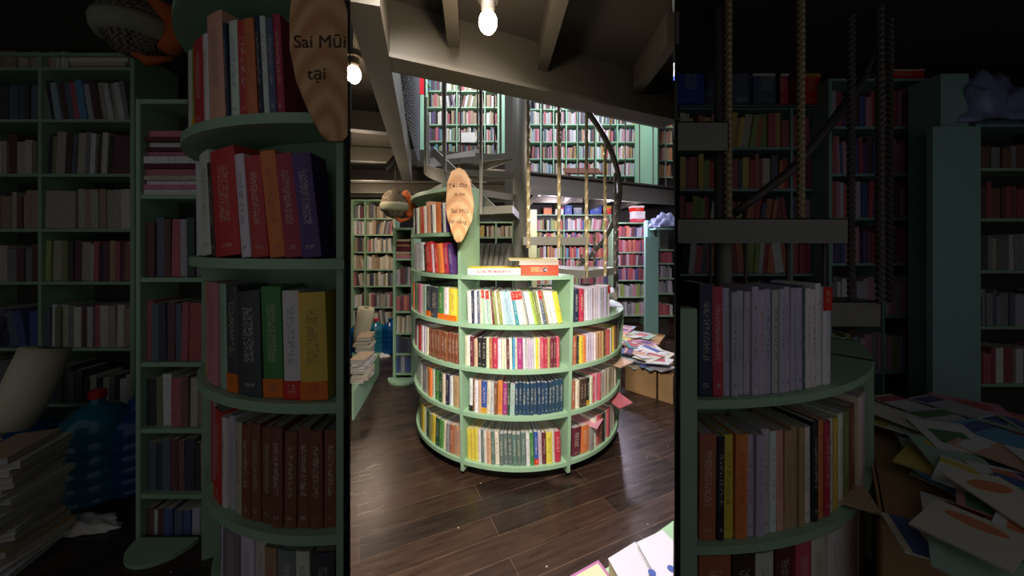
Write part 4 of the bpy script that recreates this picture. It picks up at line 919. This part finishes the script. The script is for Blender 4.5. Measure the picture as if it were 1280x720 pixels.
# alcove ceiling beam
bm=bmesh.new(); bar(bm,(KR*2.3+.06,2.3,PZ(6,2.3)+.08),(4.9,3.3,PZ(14,3.3)+.14),.08,.28); struct(obj('beam_alcove',bm,BEAM))
# back cases
Yb=3.1
xa,xb,xc=cols((846,990,1034),Yb)
zs=[PZ(y,Yb) for y in (133,184,236,288,342,395,450)]
CLIPF[0]=clip_right_alcove
case('alcove_bookcase','dim wide bookcase of bright books behind the east alcove stair',xa+.03,xc,Yb,zs,.25,divs=(xb,),ztop=PZ(132,Yb)+.001,m=GREEN2,ends=(0,1))
CLIPF[0]=None
ms=Mass()
for i,z in enumerate(zs[1:]): ms.row(xa+.03,xb-.015,Yb,z,.32,WARMP if i<2 else ['red','orange','rose','lime','slate','white','crimson'],.055,.16,.09); ms.row(xb+.015,xc,Yb,z,.32,RED,.05,.16,.03)
ms.done('dim bright coloured books filling the wide alcove bookcase behind the stair')
Yc=2.95; xa,xb=cols((1040,1163),Yc)
zs=[PZ(y,Yc) for y in (158,217,272,329,394,464)]
case('alcove_bookcase','dim bookcase of red books between the stair bars and blue green panel',xa,xb,Yc,zs,.25,divs=(PX(1105,Yc),),ztop=PZ(98,Yc),m=GREEN2)
ms=Mass()
for i,z in enumerate(zs):
    pal=RED+['lavender','blue'] if i<4 else ['white','lavender','pink','grey','lime']
    ms.row(xa,PX(1103,Yc),Yc,z,.33,pal,.045,.16,.03); ms.row(PX(1107,Yc),xb,Yc,z,.33 if i else .36,pal if i!=3 else ['purple','rose','crimson','slate'],.045,.16,.06)
ms.done('dim red and violet books filling the bookcase next to the blue green panel')
Yp=2.6; e=empty('end_panel_bookcase',(PX(1195,Yp),Yp,0)); tag(e,'dim tall blue green bookcase end panel above the east alcove magazine heap','bookcase')
x0,x1=cols((1166,1226),Yp)
bm=bmesh.new(); abox(bm,x0,x1,Yp,Yp+.04,0,PZ(158,Yp)); wobj('side_panel',bm,GREEN2,e)
bm=bmesh.new(); abox(bm,PX(1176,Yp)+.1,PX(1212,Yp)+.1,Yp+.08,Yp+.3,0,PZ(92,Yp+.08)); wobj('carcass',bm,GREEN2,e)
zs2=[PZ(y,2.7) for y in (210,273,338,408,480)]
for z in zs2:
    bm=bmesh.new(); abox(bm,x1+.005,5.05,2.7,2.95,z-.022,z); wobj('shelf',bm,GREEN,e)
bm=bmesh.new(); abox(bm,x1+.005,5.05,2.96,2.97,0,2.3); wobj('back_panel',bm,WALL,e)
ms=Mass()
for i,z in enumerate(zs2): ms.row(x1+.02,4.6,2.7,z,.29 if i else .2,[['brown','grey','dark_brown'],['maroon','crimson','brown'],['grey','lavender','maroon','beige'],['slate','grey','navy','lavender'],['crimson','rose','white']][i],.05,.16,.06)
ms.done('dim rows of books beside the blue green panel at the alcove edge')
# top things
z=PZ(132,3.1)+.003
topstuff(3.0,PX,z,[(868,34,56,'blue','white','dim blue and white box on the alcove bookcase top beside the partition'),(1022,22,48,'red','gold','dim red box with gold lid on the alcove bookcase top'),(965,34,50,'slate','white','dim slate box with white lid on the alcove bookcase top'),(984,0.1+16,50,'rose','white','dim rose box wedged between slate and red boxes')])
carton(Vector((PX(975,3.1)+.02,3.2,z+.355)),.32,.22,.17,'blue','dim wide blue tub stacked over the slate and rose boxes')
def jug(p,r,h,label):
    e=empty('clear_jug',p); tag(e,label,'jug')
    bm=bmesh.new(); lathe(bm,[(r*.9,0),(r,.04*h),(r,.3*h),(r*.93,.34*h),(r,.38*h),(r,.65*h),(r*.5,.8*h),(r*.3,.86*h),(r*.3,h)],24); obj('jug_body',bm,CLEARP,e,smooth=True)
    bm=bmesh.new(); lathe(bm,[(r*.36,.93*h),(r*.36,1.04*h)],16); obj('cap',bm,CLEARP,e)
jug(Vector((PX(905,3.0),3.12,z)),.12,.50,'dim clear plastic jug on the alcove bookcase top behind the first twisted bar'); jug(Vector((PX(927,3.0)+.05,3.15,z)),.1,.56,'dim tall clear jug beside the slate box on the alcove bookcase top')
z=PZ(98,Yc)+.003
for k in range(4): carton(Vector((PX(1136,Yc)+.0,Yc+.14,z+k*.123)),.36,.2,.12,'red',f"dim red and white box, {['lowest','second lowest','second highest','topmost'][k]} in the alcove stack",band='white')
cloth(Vector((PX(1250,2.65),2.8,PZ(152,2.65))),.33,.2,.42,BAGM,'dim grey translucent bag bundle above the alcove edge shelves',seed=7)
e=empty('bag_shelf',(PX(1250,2.65),2.8,PZ(152,2.65)-.022)); tag(e,'dim board carrying the grey bag bundle','shelf'); boxo('board',-.12,.5,-.1,.2,-.0,.02,GREEN2,e); boxo('support',.0,.03,.16,.19,-1.9,0,GREEN2,e)
# carton and heap
low_carton([(1.38,1.28),(1.75,1.0),(2.35,1.15),(3.1,1.55),(3.0,2.2),(2.15,2.1)],.44,'dim brown carton under the magazine heap in the east alcove')
rn=random.Random(3); spots=[]
for j in range(7):
    for i in range(9):
        x=1.5+.21*i+.05*(j%2); y=1.12+.15*j
        if y<1.0+.0*x: continue
        # inside polygon test (rough)
        if x<1.30+.80*(y-1.15)+.20 or x>2.95 : continue
        if y<.95+ .33*max(0,x-1.75): continue
        spots.append((x,y))
rn.shuffle(spots)
heap(len(spots)*3,spots,.43,'on the dim alcove heap','magazines heaped in the east alcove',size=(.2,.27),zstep=.0018)
# ================= LIGHTS
W=bpy.data.worlds.new('world'); S.world=W; W.use_nodes=True
bg=W.node_tree.nodes['Background']; bg.inputs[0].default_value=(.95,.95,1,1); bg.inputs[1].default_value=.1
# added unseen lamps that brighten the round bookcase
light((-.1,.62,2.25),2,NEUT,.09)
light((-.13,.60,2.26),95,NEUT,.08,'SPOT',aim=(-.35,2.2,.8),spot=80)
light((.13,.60,2.26),110,NEUT,.08,'SPOT',aim=(.45,2.2,.4),spot=80)
light((0,-.3,1.62),70,NEUT,.03,'SPOT',aim=(.02,2.2,.72),spot=31)  # added low spot behind the camera, evens out the shelf fronts
light((0,.56,2.1),90,NEUT,.1,'SPOT',aim=(0,2.0,.15),spot=60)
light((-1.2,2.7,2.0),6,WARM,.08); light((-.45,2.5,3.3),14,COOL,.1); light((-1.9,4.6,1.85),22,WARM,.08)  # first two added to brighten the stringer and the west bars
light((1.2,3.3,2.9),34,VIO,.15); light((1.6,5.6,2.1),52,VIO,.1); light((.7,5.8,2.1),46,VIO,.1); light((-.2,4.2,2.0),6,WARM,.08)
light((-.6,4.6,4.9),170,COOL,.25); light((1.5,5.0,4.9),190,COOL,.25); light((.1,2.9,4.6),70,COOL,.2)
light((.55,2.9,2.35),7,NEUT,.08)
# ================= CAMERA
cam=bpy.data.cameras.new('camera'); co=bpy.data.objects.new('camera',cam); COL.objects.link(co)
co.location=(0,0,EYE); co.rotation_euler=(pi/2,0,0); cam.sensor_width=36; cam.lens=F/1280*36; cam.shift_y=-(360-HY)/1280; cam.clip_start=.05
S.camera=co
vs=S.view_settings; vs.view_transform='Standard'; vs.look='None'; vs.gamma=1; vs.exposure=0; vs.use_curve_mapping=False
